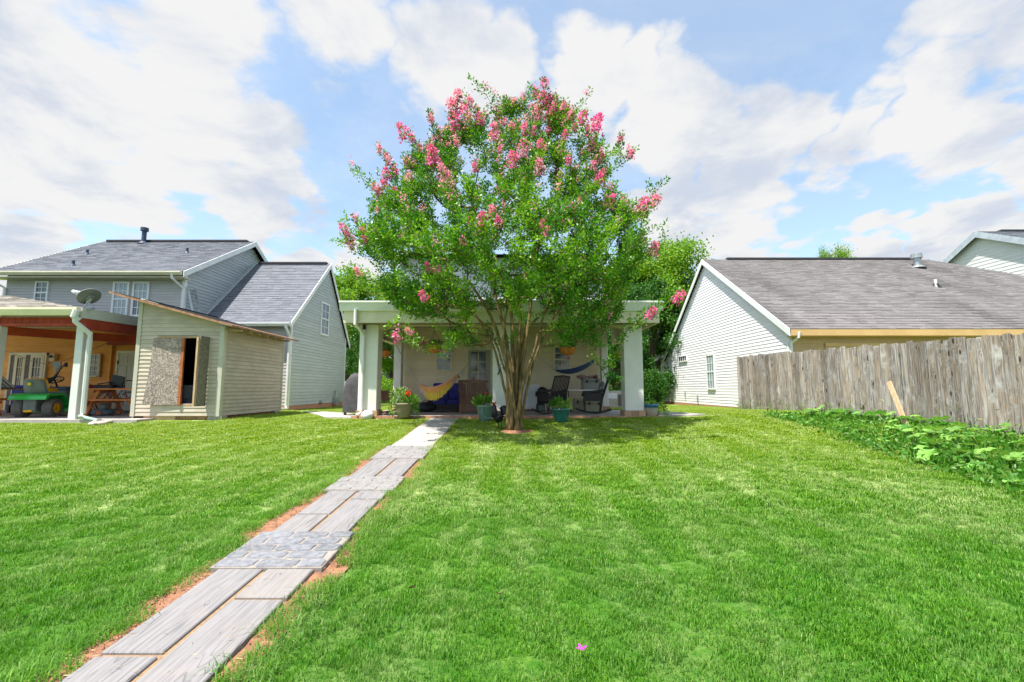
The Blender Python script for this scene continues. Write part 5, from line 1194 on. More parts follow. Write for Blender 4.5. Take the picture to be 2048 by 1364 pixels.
# ================================================================== PLANTS IN POTS
def foliage(t_, n, c, rx, rz_, m, lsz, name='leaves', seed=1, flat=0, tone=(.4,.2), smooth_up=.6, wr=(.35,.6)):
    g = np.random.default_rng(seed); u = g.normal(size=(n,3)); u /= np.linalg.norm(u,axis=1,keepdims=True); P = u*(g.random((n,1))**.4)*np.array((rx,rx,rz_)) + np.array(c)
    D_ = u + g.normal(size=(n,3))*.5 + np.array((0,0,smooth_up)); o = link(name, leafcloud(name, P, D_, g.uniform(.7,1.3,n)*lsz, g.uniform(wr[0],wr[1],n)*lsz, m, np.clip(g.normal(tone[0],tone[1],n),0,1)), t_, kind='stuff'); return o
def pot(px, py, Y, h_, r0, r1, m, label, z=None, ribs=True, cat='plant pot', name='plant_pot'):
    p = PY(px, py, Y); z = float(gz(p.x,Y)) if z is None else z; t_ = thing(name, label, cat, (p.x, Y, z))
    mb = MB(); mb.lathe([(r0*.9,0),(r0,.02),((r0+r1)*.54,h_*.5),(r1,h_*.86),(r1*1.06,h_*.9),(r1*1.06,h_),(r1*.95,h_),(r1*.93,h_*.9),(0,h_*.88)], 28, (0,0,0), False); mb.build('body', m, t_, local=True, smooth=True)
    if ribs:
        for f in (.25, .5): mb = MB(); rr = r0+(r1-r0)*f; mb.lathe([(rr*.98,h_*f),(rr*1.035,h_*f+.01),(rr*1.035,h_*f+.025),(rr*.99,h_*f+.035)],28,(0,0,0),False); mb.build('rib', m, t_, local=True, smooth=True)
    return t_
def blossom(t_, c, r, m, name='flower', seed=0):
    g = np.random.default_rng(seed); n = 46; u = g.normal(size=(n,3)); u /= np.linalg.norm(u,axis=1,keepdims=True)
    V, Fq = leaves(u*r*.35+np.array(c), u+g.normal(size=(n,3))*.3, r*.7, r*.6, fold=.3); link(name, npmesh(name, V, Fq, m, np.repeat(g.random(n),4)), t_)
t_ = pot(808,831,11.72,.36,.155,.225,tanpot,'brown ribbed pot overflowing with white flowers and one red geranium', FZ-.02)
foliage(t_, 420, (-.12,0,.52), .24, .22, plant_m, .07, seed=2, tone=(.7,.2)); foliage(t_, 320, (.16,.02,.42), .19, .16, plant_m, .08, seed=3, tone=(.35,.2)); foliage(t_, 200, (-.26,-.05,.25), .12, .2, plant_m, .06, seed=4, tone=(.85,.15)); foliage(t_, 160, (.27,0,.22), .10, .26, plant_m, .07, seed=5, tone=(.5,.2))
foliage(t_, 130, (-.1,0,.66), .26, .12, whfl, .03, 'blossoms', 6)
blossom(t_, (.10,-.06,.60), .085, redfl, 'red_flower', 1)
t_ = pot(971,835,11.35,.40,.13,.22,greenpot,'round green glazed pot with broad leaves beside the tree trunk', None, False)
foliage(t_, 70, (-.06,0,.47), .17, .10, plant_m, .19, seed=7, tone=(.55,.25)); blossom(t_, (.02,-.02,.68), .045, redfl, 'red_flower', 2)
mb = MB(); mb.tube([(.1+.17*math.cos(a), -.16-.05*math.sin(a*.5), .26+.17*math.sin(a)) for a in [k*2*math.pi/20 for k in range(20)]], .014, 6, True); 
h_ = thing('garden_hose', 'coiled pale blue hose hanging over the green glazed pot', 'hose', t_.location); mb.build('coil', M('hose_blue',(.22,.34,.36),None,5,.4), h_, local=True)
t_ = pot(1122,842,11.1,.34,.13,.21,teal,'teal glazed pot with leafy greens and a small bottle', None, False); foliage(t_, 60, (-.09,0,.42), .13, .10, plant_m, .16, seed=8, tone=(.35,.25)); foliage(t_, 26, (.14,0,.40), .09, .06, plant_m, .16, seed=9, tone=(.85,.15))
b_ = thing('bottle', 'small white capped teal bottle standing in the teal pot', 'bottle', t_.location + V3((.03,-.03,.31))); mb = MB(); mb.lathe([(.03,0),(.032,.12),(.02,.15)],12); mb.build('body', teal, b_, local=True); mb = MB(); mb.lathe([(.022,.148),(.022,.19),(.0,.195)],10,(0,0,0),False); mb.build('cap', whitepl, b_, local=True)
t_ = pot(1303,832,12.05,.31,.14,.18,M('striped_glaze_base',(.45,.40,.33),(.38,.32,.24),4,.3,coat=.3),'blue and sand glazed pot with trailing vine at the porch corner', FZ-.01, False)
mb = MB(); mb.lathe([(.172,.20),(.186,.26),(.197,.285),(.197,.315),(.185,.32)],28,(0,0,0),False); mb.build('blue_band', bluepot, t_, local=True, smooth=True); foliage(t_, 90, (0,0,.34), .15, .05, plant_m, .06, seed=10, tone=(.6,.3)); foliage(t_, 240, (.27,-.02,.16), .12, .22, plant_m, .065, seed=11, tone=(.75,.25)); foliage(t_, 60, (.38,-.1,-.0), .12, .06, plant_m, .06, seed=12, tone=(.9,.1))
# hanging baskets
def basket(px, py, Y, r, label, flowers=(), lf=(.45,.2), top=3.5):
    p = PY(px, py, Y); t_ = thing('hanging_basket', label, 'hanging basket', tuple(p), 0, 'hanging flower baskets on the porch')
    mb = MB(); n = 36; vs = []; fs = []; prof = [(.25,-.0),(.6,.02),(.85,.09),(1.0,.17),(1.02,.19),(.9,.18)]
    for rr, z in prof:
        for k in range(n): q = 1+.035*math.cos(12*2*math.pi*k/n); vs.append((r*rr*q*math.cos(2*math.pi*k/n), r*rr*q*math.sin(2*math.pi*k/n), z*r/.21))
    fs = [(i*n+k, i*n+(k+1)%n, (i+1)*n+(k+1)%n, (i+1)*n+k) for i in range(len(prof)-1) for k in range(n)] + [tuple(range(n-1,-1,-1))]
    mb.add(vs, fs); mb.build('liner', terra, t_, local=True, smooth=True)
    for k in range(12): a = 2*math.pi*k/12; mb = MB(); mb.tube([(r*rr*1.03*math.cos(a), r*rr*1.03*math.sin(a), z*r/.21) for rr, z in prof[:5]],.006,4); mb.build('wire_rib', darkwood, t_, local=True)
    hk = min(.62, top-p.z); 
    for k in range(3): a = 2*math.pi*k/3+.5; mb = MB(); mb.tube([(r*math.cos(a), r*math.sin(a), .19*r/.21),(0,0,hk)],.006,4); mb.build('chain', black, t_, local=True)
    if top-p.z > .62: mb = MB(); mb.tube([(0,0,hk),(0,0,top-p.z)],.005,4); mb.build('hook', black, t_, local=True)
    foliage(t_, 190, (0,0,.24*r/.21), r*1.05, .10, plant_m, .07, seed=int(px), tone=lf)
    for i, (x, z, rr, m) in enumerate(flowers): blossom(t_, (x,-.08,z), rr, m, 'flower', i+int(px))
    return t_
mag = leafmat('magenta_flower', (.70,.03,.42), (.85,.15,.55), .3, .6)
t_ = basket(868,706,12.6,.225,'orange basket with magenta flowers before the left porch window',((-.32,.22,.10,mag),(-.22,.29,.10,pink_m),(-.12,.30,.08,pink_m),(.30,.08,.09,pink2_m)))
foliage(t_, 60, (-.28,0,.16), .12, .09, plant_m, .06, seed=33)
basket(1135,710,12.6,.225,'orange basket hanging before the right porch window, dark foliage on top',((.02,-.10,.05,pink_m),), (.15,.1))
basket(769,714,13.4,.20,'orange basket in the left end opening of the porch',((.0,.25,.05,pink2_m),), (.4,.2))
basket(1240,716,13.4,.21,'orange basket in the right end opening beside the column',(), (.3,.2))
p = PY(953,655,12.5); t_ = thing('bird_feeder', 'red topped hanging hummingbird feeder under the left branches', 'bird feeder', tuple(p)); mb = MB(); mb.lathe([(.02,.05),(.07,.02),(.08,-.02),(.03,-.05)],14); mb.build('cap', M('feeder_red',(.50,.05,.03),None,5,.4), t_, local=True, smooth=True)
mb = MB(); mb.lathe([(.022,-.05),(.022,-.36)],10); mb.build('tube', whitepl, t_, local=True); mb = MB(); mb.lathe([(.05,-.40),(.06,-.37),(.02,-.35)],12); mb.build('tray', MC['feeder_red'], t_, local=True); mb = MB(); mb.tube([(0,0,.05),(0,0,3.5-p.z)],.004,4); mb.build('hook', black, t_, local=True)
# ================================================================== HAMMOCKS
def hammock(name, label, A, B, ra, rb, sag, width, m, group=None):
    """cloth slung between A and B; ropes to ra, rb"""
    t_ = thing(name, label, 'hammock', tuple((A+B)/2)); n, mm_ = 24, 8; vs = []; fs = []
    for i in range(n+1):
        f = i/n; c = A.lerp(B, f) - V3((0,0,sag*4*f*(1-f))); w = width*(.10+.90*math.sin(math.pi*min(1,max(0,f)))**.7)
        for j in range(mm_+1):
            g_ = j/mm_*2-1; vs.append(c + V3((0, g_*w*.5, abs(g_)**2*w*.28 - .0)) + V3((0,0,.012*math.sin(g_*9+f*5))))
    for i in range(n): fs += [(i*(mm_+1)+j, i*(mm_+1)+j+1, (i+1)*(mm_+1)+j+1, (i+1)*(mm_+1)+j) for j in range(mm_)]
    n0 = len(vs); vs += [v-V3((0,0,.012)) for v in vs]; fs += [tuple(n0+i for i in reversed(f)) for f in fs]
    mb = MB(); mb.add(vs, fs); mb.build('cloth', m, t_, smooth=True)
    for q, r2 in ((A, ra), (B, rb)):
        for k in (-1, 0, 1): mb = MB(); mb.tube([q+V3((0,k*.02,0)), q.lerp(r2,.5)+V3((0,k*.015,-.02)), r2],.009,5); mb.build('rope', ropem, t_)
    return t_, [vs[i*(mm_+1)] for i in range(n+1)]
A, B = PY(838,770,12.9), PY(917,752,12.9); t_, edge = hammock('hammock', 'golden fringed hammock slung before the blue loveseat', A, B, PY(792,690,13.6), PY(946,712,14.2), .43, .9, hamy)
mb = MB(); mb.tube(edge, .024, 6); mb.build('border', hamp, t_, smooth=True)
for i in range(1, len(edge)-1):
    for q in range(3):
        p = edge[i].lerp(edge[i+1], q/3); f = (i+q/3)/24; L_ = .10+.26*math.sin(math.pi*f)**1.2 + random.uniform(-.03,.03)
        mb = MB(); mb.tube([p, p-V3((random.uniform(-.01,.01),.01,L_*.45))], .010, 4); mb.build('fringe', hamy if q else hamp, t_)
        mb = MB(); mb.tube([p-V3((0,.01,L_*.45)), p-V3((random.uniform(-.015,.015),.01,L_))], [.011,.016], 4); mb.build('fringe', hamyl if .22 < f < .85 else hamlil, t_)
for f in (.35,.55): p = PY(792,690,13.6).lerp(A, f); mb = MB(); mb.tube([p,p-V3((0,0,.16))],[.012,.03],6); mb.build('tassel', ropem, t_)
mb = MB(); mb.tube([B+V3((.02,0,.0)),B+V3((0,0,-.06))],.03,6); mb.build('knot', darkwood, t_)
for f in (.25,.75): p = B.lerp(PY(946,712,14.2), f); mb = MB(); mb.tube([p,p-V3((0,0,.16))],[.012,.03],6); mb.build('tassel', ropem, t_)
A, B = PY(1112,741,13.4), PY(1192,719,13.4); t_, edge = hammock('hammock', 'dark blue hammock slung under the right hanging basket', A, B, PY(1074,711,13.0), PY(1206,733,14.6), .22, .55, hamb)
mb = MB(); mb.tube([PY(987,746,12.0),PY(1000,700,12.0)],.03,6); st_ = thing('strap', 'blue grey strap hanging in the left fork of the trunk', 'strap', PY(990,740,9.6)); mb = MB(); mb.bar(PY(996,752-12,9.45),PY(1010,712,9.45),.04,.015); mb.build('webbing', M('strap_blue',(.12,.17,.20),None,5,.7), st_); mb = MB(); mb.bar(PY(996,750,9.45),PY(1001,734,9.45),.055,.03); mb.build('pad', black, st_)
# ================================================================== PORCH FURNITURE
def atp(px, Y, z=FZ): return (PY(px, 800, Y).x, Y, z)
# brown wicker chair seen from behind
t_ = thing('wicker_chair', 'large brown wicker armchair seen from behind, next to the golden hammock', 'armchair', atp(946,13.3)); w = .44
a, b = PY(919,762,13.1), PY(976,823,13.1); hz_ = a.z-FZ; w = (b.x-a.x)/2*.96
mb = MB()
for k in range(14):                                          # woven back: upright ribs and courses
    x = -w + 2*w*k/13; mb = MB(); mb.tube([(x*.86,-.12,.06),(x*.95,-.04,hz_*.5),(x,-.22,hz_)],.017,6); mb.build('cane', wickerm, t_, local=True)
for k in range(20):
    f = k/19; z = .07+(hz_-.07)*f; y = -.12+.16*math.sin(math.pi*min(1,f*1.0))*.5-.10*f; mb = MB(); mb.box((-w*(.86+.14*f),y-.015,z-.012),(w*(.86+.14*f),y+.012,z+.014)); mb.build('woven_course', wickerm, t_, local=True)
mb = MB(); mb.tube([(-w,-.22,hz_),(0,-.225,hz_+.01),(w,-.22,hz_)],.028,8); mb.build('top_rail', wickerm, t_, local=True)
mb = MB(); mb.bbox((-w*.95,-.05,.25),(w*.95,.55,.40),.03); mb.build('seat', wickerm, t_, local=True)
for sx in (-1,1):
    mb = MB(); mb.tube([(sx*w,-.16,hz_*.75),(sx*(w+.03),.1,hz_*.62),(sx*(w+.02),.5,.56),(sx*w,.55,.3)],.03,8); mb.build('arm', wickerm, t_, local=True, smooth=True)
    for y in (-.1,.5): mb = MB(); mb.box((sx*w*.88-.03,y-.03,0),(sx*w*.88+.03,y+.03,.26)); mb.build('leg', darkwood, t_, local=True)
# navy loveseat behind the hammock
p0, p1 = PY(864,766,14.5), PY(928,820,14.5); t_ = thing('loveseat', 'black framed loveseat with navy cushions behind the golden hammock', 'loveseat', ((p0.x+p1.x)/2,14.5,FZ)); w = (p1.x-p0.x)/2
for k in (-1,1):
    mb = MB(); x0, x1 = (-w+.03,-.01) if k < 0 else (.01,w-.03); mb.bbox((x0,.06,.36),(x1,.20,p0.z-FZ),.03); mb.build('back_cushion', navy, t_, local=True); mb = MB(); mb.bbox((x0,-.45,.24),(x1,.05,.36),.03); mb.build('seat_cushion', navy, t_, local=True)
mb = MB(); mb.box((-w,-.46,.05),(w,.20,.235)); mb.build('frame', blkwick, t_, local=True); mb = MB(); mb.box((-w,.21,.05),(w,.25,p0.z-FZ-.04)); mb.build('backrest', blkwick, t_, local=True)
for sx in (-1,1): mb = MB(); mb.bbox((sx*w-.05,-.46,.05),(sx*w+.05,.2,.52),.02); mb.build('arm', blkwick, t_, local=True)
# low clutter left of the loveseat
t_ = thing('storage_bag', 'dark bag lying on the porch floor under the hammock', 'bag', atp(850,14.0)); mb = MB(); mb.lathe([(.15,0),(.24,.06),(.26,.16),(.18,.27),(.05,.30)],14); mb.v = [V3((v.x*1.35,v.y,v.z)) for v in mb.v]; mb.build('body', black, t_, local=True, smooth=True); mb = MB(); mb.tube([(-.1,0,.28),(0,0,.36),(.1,0,.28)],.012,5); mb.build('handle', black, t_, local=True)
# rocking chairs
def rocker(label, loc, rz, cush):
    t_ = thing('rocking_chair', label, 'rocking chair', loc, rz, None); W2 = .29
    for sx in (-1,1):
        mb = MB(); mb.tube([(sx*W2,-.48+1.0*k/12,.03+.11*((k/12-.48)*2)**2) for k in range(13)],.018,6); mb.build('rocker', blkwick, t_, local=True, smooth=True)
        mb = MB(); mb.tube([(sx*W2,.26,.05),(sx*W2,.28,.55)],.018,6); mb.build('leg', blkwick, t_, local=True); mb = MB(); mb.tube([(sx*W2,-.16,.04),(sx*W2,-.22,.42),(sx*W2*.97,-.42,1.02)],.02,6); mb.build('leg', blkwick, t_, local=True)
        mb = MB(); mb.tube([(sx*W2,.32,.50),(sx*(W2+.02),.30,.60),(sx*(W2+.02),0,.62),(sx*W2,-.26,.66)],.035,8); mb.build('arm', blkwick, t_, local=True, smooth=True)
        mb = MB(); mb.prism([(sx*W2,.28,.36),(sx*W2,.28,.57),(sx*W2,-.22,.60),(sx*W2,-.20,.36)],(.012*sx,0,0)); mb.build('arm_panel', blkwick, t_, local=True)
    mb = MB(); mb.bbox((-W2,-.22,.36),(W2,.30,.42),.015); mb.build('seat', blkwick, t_, local=True); mb = MB(); mb.box((-W2,.28,.28),(W2,.30,.40)); mb.build('apron', blkwick, t_, local=True)
    for k in range(11): x = -W2*.92+2*W2*.92*k/10; mb = MB(); mb.bar((x,-.225,.42),(x*.98,-.43,1.02),.030,.012,(0,1,0)); mb.build('cane', blkwick, t_, local=True)
    mb = MB(); mb.tube([(-W2,-.42,1.02),(0,-.455,1.05),(W2,-.42,1.02)],.026,8); mb.build('top_rail', blkwick, t_, local=True)
    mb = MB(); mb.bbox((-W2*.9,-.18,.42),(W2*.9,.28,.50),.03); mb.build('seat_cushion', cush, t_, local=True); return t_
plaid = M('plaid_cushion', (.10,.12,.14), (.28,.28,.28), 14, .8, rnd=0)
rocker('black wicker rocking chair turned away behind the teal pot', atp(1104,12.75), R(38), M('violet_cushion',(.06,.03,.16),None,6,.8))
t_ = rocker('black rocking chair with plaid pillow facing left beside the column', atp(1188,13.0), R(82), navy)
pw = thing('pillow', 'grey plaid pillow leaning in the right rocking chair', 'pillow', t_.location + V3((.12,0,.5)), R(82)); mb = MB(); mb.m = Matrix.Rotation(R(18),4,'X'); mb.bbox((-.22,-.07,0),(.22,.06,.42),.05); mb.build('cushion', plaid, pw, local=True)
t_ = rocker('brown rocking chair with blue cushion inside the left end of the porch', atp(764,13.3), R(-75), royal)
for ch in t_.children:
    if ch.name.startswith(('arm','top_rail','seat.','seat','cane','leg','rocker','apron')) and 'cushion' not in ch.name:
        ch.data = ch.data.copy(); ch.data.materials[0] = wickerm
# white cabinet, table, coolers
a, b = PY(1050,769,14.6), PY(1078,817,14.6)
t_ = thing('cabinet', 'low white cabinet against the porch wall behind the trunk', 'cabinet', ((a.x+b.x)/2-.12,14.75,FZ)); w = .36; h_ = a.z-FZ; mb = MB(); mb.bbox((-w,-.2,.06),(w,.25,h_),.01); mb.build('body', whitepl, t_, local=True)
for x0, x1 in ((-w+.02,-.005),(.005,w-.02)): mb = MB(); mb.bbox((x0,-.215,.08),(x1,-.2,h_-.04),.005); mb.build('door', whitepl, t_, local=True)
mb = MB(); mb.box((-w+.02,-.18,0),(w-.02,.23,.06)); mb.build('plinth', darkwood, t_, local=True)
a, b = PY(1131,779,14.3), PY(1196,779,14.3); t_ = thing('folding_table', 'white topped folding table against the porch wall', 'table', ((a.x+b.x)/2,14.4,FZ)); w = (b.x-a.x)/2; h_ = a.z-FZ
mb = MB(); mb.bbox((-w,-.3,h_-.035),(w,.35,h_),.01); mb.build('tabletop', whitepl, t_, local=True)
for sx in (-1,1):
    for y in (-.25,.3): mb = MB(); mb.tube([(sx*(w-.07),y,0),(sx*(w-.07),y,h_-.035)],.018,6); mb.build('leg', black, t_, local=True)
def cooler(label, loc, w, d, h_, m, name='cooler'):
    t_ = thing(name, label, 'cooler', loc); mb = MB(); mb.bbox((-w,-d,0),(w,d,h_*.78),.02); mb.build('body', m, t_, local=True); mb = MB(); mb.bbox((-w*1.03,-d*1.04,h_*.785),(w*1.03,d*1.04,h_),.02); mb.build('lid', m, t_, local=True)
    for sx in (-.55,.55): mb = MB(); mb.bbox((sx*w-.025,-d-.03,h_*.60),(sx*w+.025,-d-.002,h_*.86),.006); mb.build('latch', black, t_, local=True)
    return t_
ctop = t_.location.z + h_
p = PY(1182,778,14.3); cg = cooler('grey cooler box on the folding table with floral cloth on top', (p.x,14.35,ctop), .27, .2, .34, M('cooler_grey',(.32,.32,.29),None,4,.5))
cl = thing('floral_cloth', 'white and pink floral cloth heaped over the grey cooler', 'cloth', (p.x-.04,14.35,ctop+.34))
g = np.random.default_rng(3); n1_, n2_ = 16, 8; vs = []; fs = []
for i in range(n1_+1):
    for j in range(n2_+1): x, y = -.38+.66*i/n1_, -.25+.45*j/n2_; vs.append((x, y, .05+.05*math.sin(x*13+y*5)+.03*math.sin(y*17)+g.uniform(-.012,.012) - (.16 if i > n1_-2 else .05 if i < 1 else 0)))
fs = [(i*(n2_+1)+j, (i+1)*(n2_+1)+j, (i+1)*(n2_+1)+j+1, i*(n2_+1)+j+1) for i in range(n1_) for j in range(n2_)]; k0 = len(vs); vs += [(x,y,z-.02) for x,y,z in vs]; fs += [tuple(k0+i for i in reversed(f)) for f in fs]
mb = MB(); mb.add(vs, fs); mb.build('cloth', M('floral',(.70,.62,.64),(.55,.08,.14),22,.85,rnd=0,lo=.48,hi=.56), cl, local=True, smooth=True)
cooler('beige cooler under the folding table, left one', atp(1160,14.1), .19, .2, .42, beige); cooler('wide beige cooler under the table behind the rocking chair', atp(1186,13.9), .26, .2, .36, beige)
# charcoal grill on the wall between cabinet and chair
t_ = thing('kettle_pot', 'small dark cooking pot on the porch beside the white cabinet', 'pot', atp(1085,14.3,FZ+.55)); mb = MB(); mb.lathe([(.10,0),(.15,.03),(.16,.12),(.15,.14),(.1,.19),(.02,.21)],16); mb.build('body', black, t_, local=True, smooth=True); mb = MB(); mb.tube([(-.02,0,.21),(0,0,.25),(.02,0,.21)],.01,5); mb.build('knob', galv, t_, local=True)
t2 = thing('side_table', 'small black side table holding the dark cooking pot', 'table', atp(1085,14.3)); mb = MB(); mb.lathe([(.2,.52),(.2,.549)],16); mb.build('tabletop', black, t2, local=True)
for k in range(3): a = k*2.1; mb = MB(); mb.tube([(.16*math.cos(a),.16*math.sin(a),0),(.1*math.cos(a),.1*math.sin(a),.52)],.012,5); mb.build('leg', black, t2, local=True)
t_ = thing('speaker', 'small black box on the porch floor under the left rocking chair', 'box', atp(1081,14.2)); mb = MB(); mb.bbox((-.13,-.1,0),(.13,.1,.24),.015); mb.build('body', black, t_, local=True); mb = MB(); mb.box((-.09,-.108,.04),(.11,-.101,.2)); mb.build('front_panel', plasticg, t_, local=True)
# grill under a dark cover
p = PY(713,825,13.0); t_ = thing('covered_grill', 'barbecue grill under a dark grey cover beside the left porch column', 'grill', (p.x+.12,13.0,FZ-.03)); hh = PY(713,746,13.0).z-FZ+.03; n = 28; vs = []; fs = []
for z, rx, ry in ((.08,.46,.32),(.3,.47,.33),(.7,.45,.31),(.80*hh,.41,.30),(.90*hh,.32,.27),(.97*hh,.28,.20),(hh,.12,.1)):
    for k in range(n): a = 2*math.pi*k/n; q = 1+.03*math.sin(a*9+z*2); ca, sa = math.cos(a), math.sin(a); vs.append((rx*q*math.copysign(abs(ca)**.6,ca)-.1*0, ry*q*math.copysign(abs(sa)**.6,sa), z))
fs = [(i*n+k, i*n+(k+1)%n, (i+1)*n+(k+1)%n, (i+1)*n+k) for i in range(6) for k in range(n)] + [tuple(range(6*n,7*n))]; mb = MB(); mb.add(vs, fs); mb.build('cover', darkfab, t_, local=True, smooth=True)
for sx in (-.38,.38): mb = MB(); mb.box((sx-.03,-.2,-.02),(sx+.03,-.14,.1)); mb.build('leg', black, t_, local=True)
# air conditioner
p = PY(1236,817,16.2); t_ = thing('air_conditioner', 'beige outdoor air conditioning unit seen beyond the porch end', 'air conditioner', (p.x,16.4,p.z)); h_ = PY(1236,784,16.2).z-p.z; 
acm = M('ac_beige',(.52,.47,.40),None,4,.5); mb = MB(); mb.bbox((-.38,-.36,.05),(.38,.36,h_),.02); mb.build('body', acm, t_, local=True); mb = MB(); mb.bbox((-.36,-.375,.35),(-.06,-.361,h_-.04),.005); mb.build('service_panel', whitepl, t_, local=True)
for k in range(10): mb = MB(); z = .1+k*(h_-.18)/10; mb.box((-.02,-.385,z),(.37,-.361,z+.03)); mb.build('louver', M('ac_dark',(.16,.12,.10),None,4,.6), t_, local=True)
mb = MB(); mb.lathe([(.3,h_),(.3,h_+.03),(.1,h_+.04)],18,(0,0,0)); mb.build('fan_guard', acm, t_, local=True)
# rooster ornament by the trunk
Yr = 10.05; p = PY(1000,856,Yr); z0 = float(gz(p.x,Yr)); t_ = thing('rooster_ornament', 'black metal rooster ornament on thin legs left of the trunk', 'garden ornament', (p.x,Yr,z0)); sc = .60/.62
mb = MB(); mb.tube([(-.02,0,.16),(-.05,0,.24),(.0,0,.33),(.03,0,.36)],[.06,.13,.12,.04],10); mb.tube([(-.10,0,.28),(-.13,0,.42),(-.12,0,.50),(-.14,0,.56)],[.08,.055,.045,.015],8); mb.build('body', black, t_, local=True, smooth=True)
for k in range(7): a = R(20+k*16); mb = MB(); mb.tube([(.04,(k-3)*.01,.32),(.06+.12*math.cos(a),(k-3)*.02,.32+.16*math.sin(a)),(.05+.22*math.cos(a*.9-.2),(k-3)*.03,.30+.22*math.sin(a))],[.03,.028,.006],6); mb.build('tail_feather', M('blue_black',(.012,.018,.03),None,5,.3), t_, local=True, smooth=True)
mb = MB(); mb.prism([(-.17,-.01,.53),(-.15,-.01,.60),(-.12,-.01,.57),(-.10,-.01,.61),(-.08,-.01,.55)],(0,.02,0)); mb.build('comb', redp, t_, local=True)
mb = MB(); mb.tube([(-.16,0,.53),(-.21,0,.52)],[.015,.003],6); mb.build('beak', deere_y, t_, local=True)
for sx in (-.04,.03): mb = MB(); mb.tube([(sx,0,.2),(sx,0,0)],.008,5); mb.build('leg', black, t_, local=True)
# white rock, loose stones, drain pipe
def rock(name, label, loc, r, sc=(1,1,.6), seed=0, m=None, group=None):
    g = np.random.default_rng(seed); mb = MB(); n, k_ = 12, 7; vs = []
    for i in range(1,k_): 
        for k in range(n): th = math.pi*i/k_; a = 2*math.pi*k/n; q = r*(1+g.uniform(-.12,.12)); vs.append((q*sc[0]*math.sin(th)*math.cos(a), q*sc[1]*math.sin(th)*math.sin(a), q*sc[2]*math.cos(th)))
    vs += [(0,0,r*sc[2]),(0,0,-r*sc[2])]; fs = [(i*n+k,i*n+(k+1)%n,(i+1)*n+(k+1)%n,(i+1)*n+k) for i in range(k_-2) for k in range(n)] + [(len(vs)-2,(k+1)%n,k) for k in range(n)] + [(len(vs)-1,(k_-2)*n+k,(k_-2)*n+(k+1)%n) for k in range(n)]
    mb.add(vs, fs); o = mb.build(name, m or stonem, None, smooth=True); o.location = loc; tag(o, label, 'rock', group); return o
p = G(760,832); rock('rock', 'large pale rock at the porch edge left of the brown pot', (p.x,11.75,p.z+.08), .17, (1,.8,.75), 1, M('white_rock',(.62,.62,.62),(.50,.48,.46),6,.8))
for i, (px, py, r_) in enumerate(((186,851,.085),(195,846,.08),(203,850,.10),(209,845,.06),(216,847,.075),(232,845,.05),(277,842,.08))):
    p = G(px, py); rock('rock', 'small tan stone in the heap at the end of the drain pipe' if i < 6 else 'flat pale stone in the grass in front of the shed', (p.x,p.y,p.z+.04), r_, (1.2,1,.6 if i < 6 else .35), i+5, None, 'tan stones at the drain end' if i < 6 else None)
p0, p1 = PY(158,834,11.05), G(197,846); dpz = thing('drain_pipe', 'pale green drain pipe lying from the patio post to the stones', 'pipe', tuple(p1)); mb = MB(); mb.tube([p0+V3((0,0,.02)), p0.lerp(p1,.5)+V3((0,0,.03)), p1+V3((0,0,.05))],.045,8); mb.build('pipe', M('drain_green',(.28,.38,.34),None,5,.5), dpz)
mb = MB(); mb.tube([p1+V3((-.02,0,.05)), p1+V3((.06,-.05,.05))],.055,8); mb.build('coupling', galv, dpz)
# fallen things on the lawn
p = G(1163,1322); t_ = thing('fallen_blossom', 'magenta blossom lying on the grass in the foreground', 'blossom', (p.x,p.y,p.z+.055))
for k in range(4): a = k*1.57+.3; mb = MB(); mb.add([(0,0,0),(.02*math.cos(a-.5),.02*math.sin(a-.5),.008),(.032*math.cos(a),.032*math.sin(a),.012),(.02*math.cos(a+.5),.02*math.sin(a+.5),.008)],[(0,1,2,3)]); mb.build('petal', petalm, t_, local=True)
for i, (px, py) in enumerate(((815,1193),(992,1206),(1010,830))):
    if i == 2: continue
    p = G(px, py); V, Fq = leaves(np.array([[0,0,0.]]), np.array([[1,.3,.2]]), np.array([.055]), np.array([.026])); mb = MB(); mb.add([tuple(v) for v in V],[(0,1,2,3)]); mb.add([(v[0],v[1],v[2]-.003) for v in V],[(3,2,1,0)]); o = mb.build('fallen_leaf', drym); o.location = (p.x,p.y,p.z+.055); tag(o, ('dry brown leaf curled on the foreground grass, nearer the path','tiny dry leaf on the grass in the middle foreground')[i], 'leaf')
# ================================================================== RIDING MOWER
Yc = 12.15; mc = V3((PY(73,833,Yc).x, Yc, PZ)); mw = thing('riding_mower', 'green riding lawn mower with yellow seat and yellow wheel rims', 'lawn mower', tuple(mc), R(14))
def wheel(y, z_, r, w, x, rt, rim=True):
    """y: forward position; x: side"""
    prof = [(r*.60,-w/2),(r*.92,-w/2),(r,-w*.36),(r*1.0,w*.36),(r*.92,w/2),(r*.60,w/2)]; n = 28; mb = MB(); mb.lathe(prof, n, (0,0,0), False)
    mb.v = [V3((x+v.z, y+v.x, r+v.y)) for v in mb.v]; wo_ = mb.build('wheel', rubber, mw, local=True, smooth=False)
    for k in range(24):
        a = 2*math.pi*k/24; m2 = MB(); m2.m = Matrix.Translation((x,y,r)) @ Matrix.Rotation(a,4,'X'); m2.box((-w*.42,-.012,r*.97),(w*.42,.012,r*1.03)); m2.build('tread_block', rubber, wo_, local=True)
    rm = MB(); rm.lathe([(0,-w*.30),(r*.25,-w*.32),(r*.28,-w*.20),(r*.5,-w*.22),(r*.62,-w*.48),(r*.62,w*.48),(r*.5,w*.22),(r*.28,w*.20),(r*.25,w*.34),(0,w*.34)], 24, (0,0,0), False); rm.v = [V3((x+v.z, y+v.x, r+v.y)) for v in rm.v]; rm.build('rim', deere_y, wo_, local=True, smooth=True)
for sx in (-1,1): wheel(0,0,.235,.22,sx*.32,0); wheel(1.18,0,.18,.15,sx*.40,0)
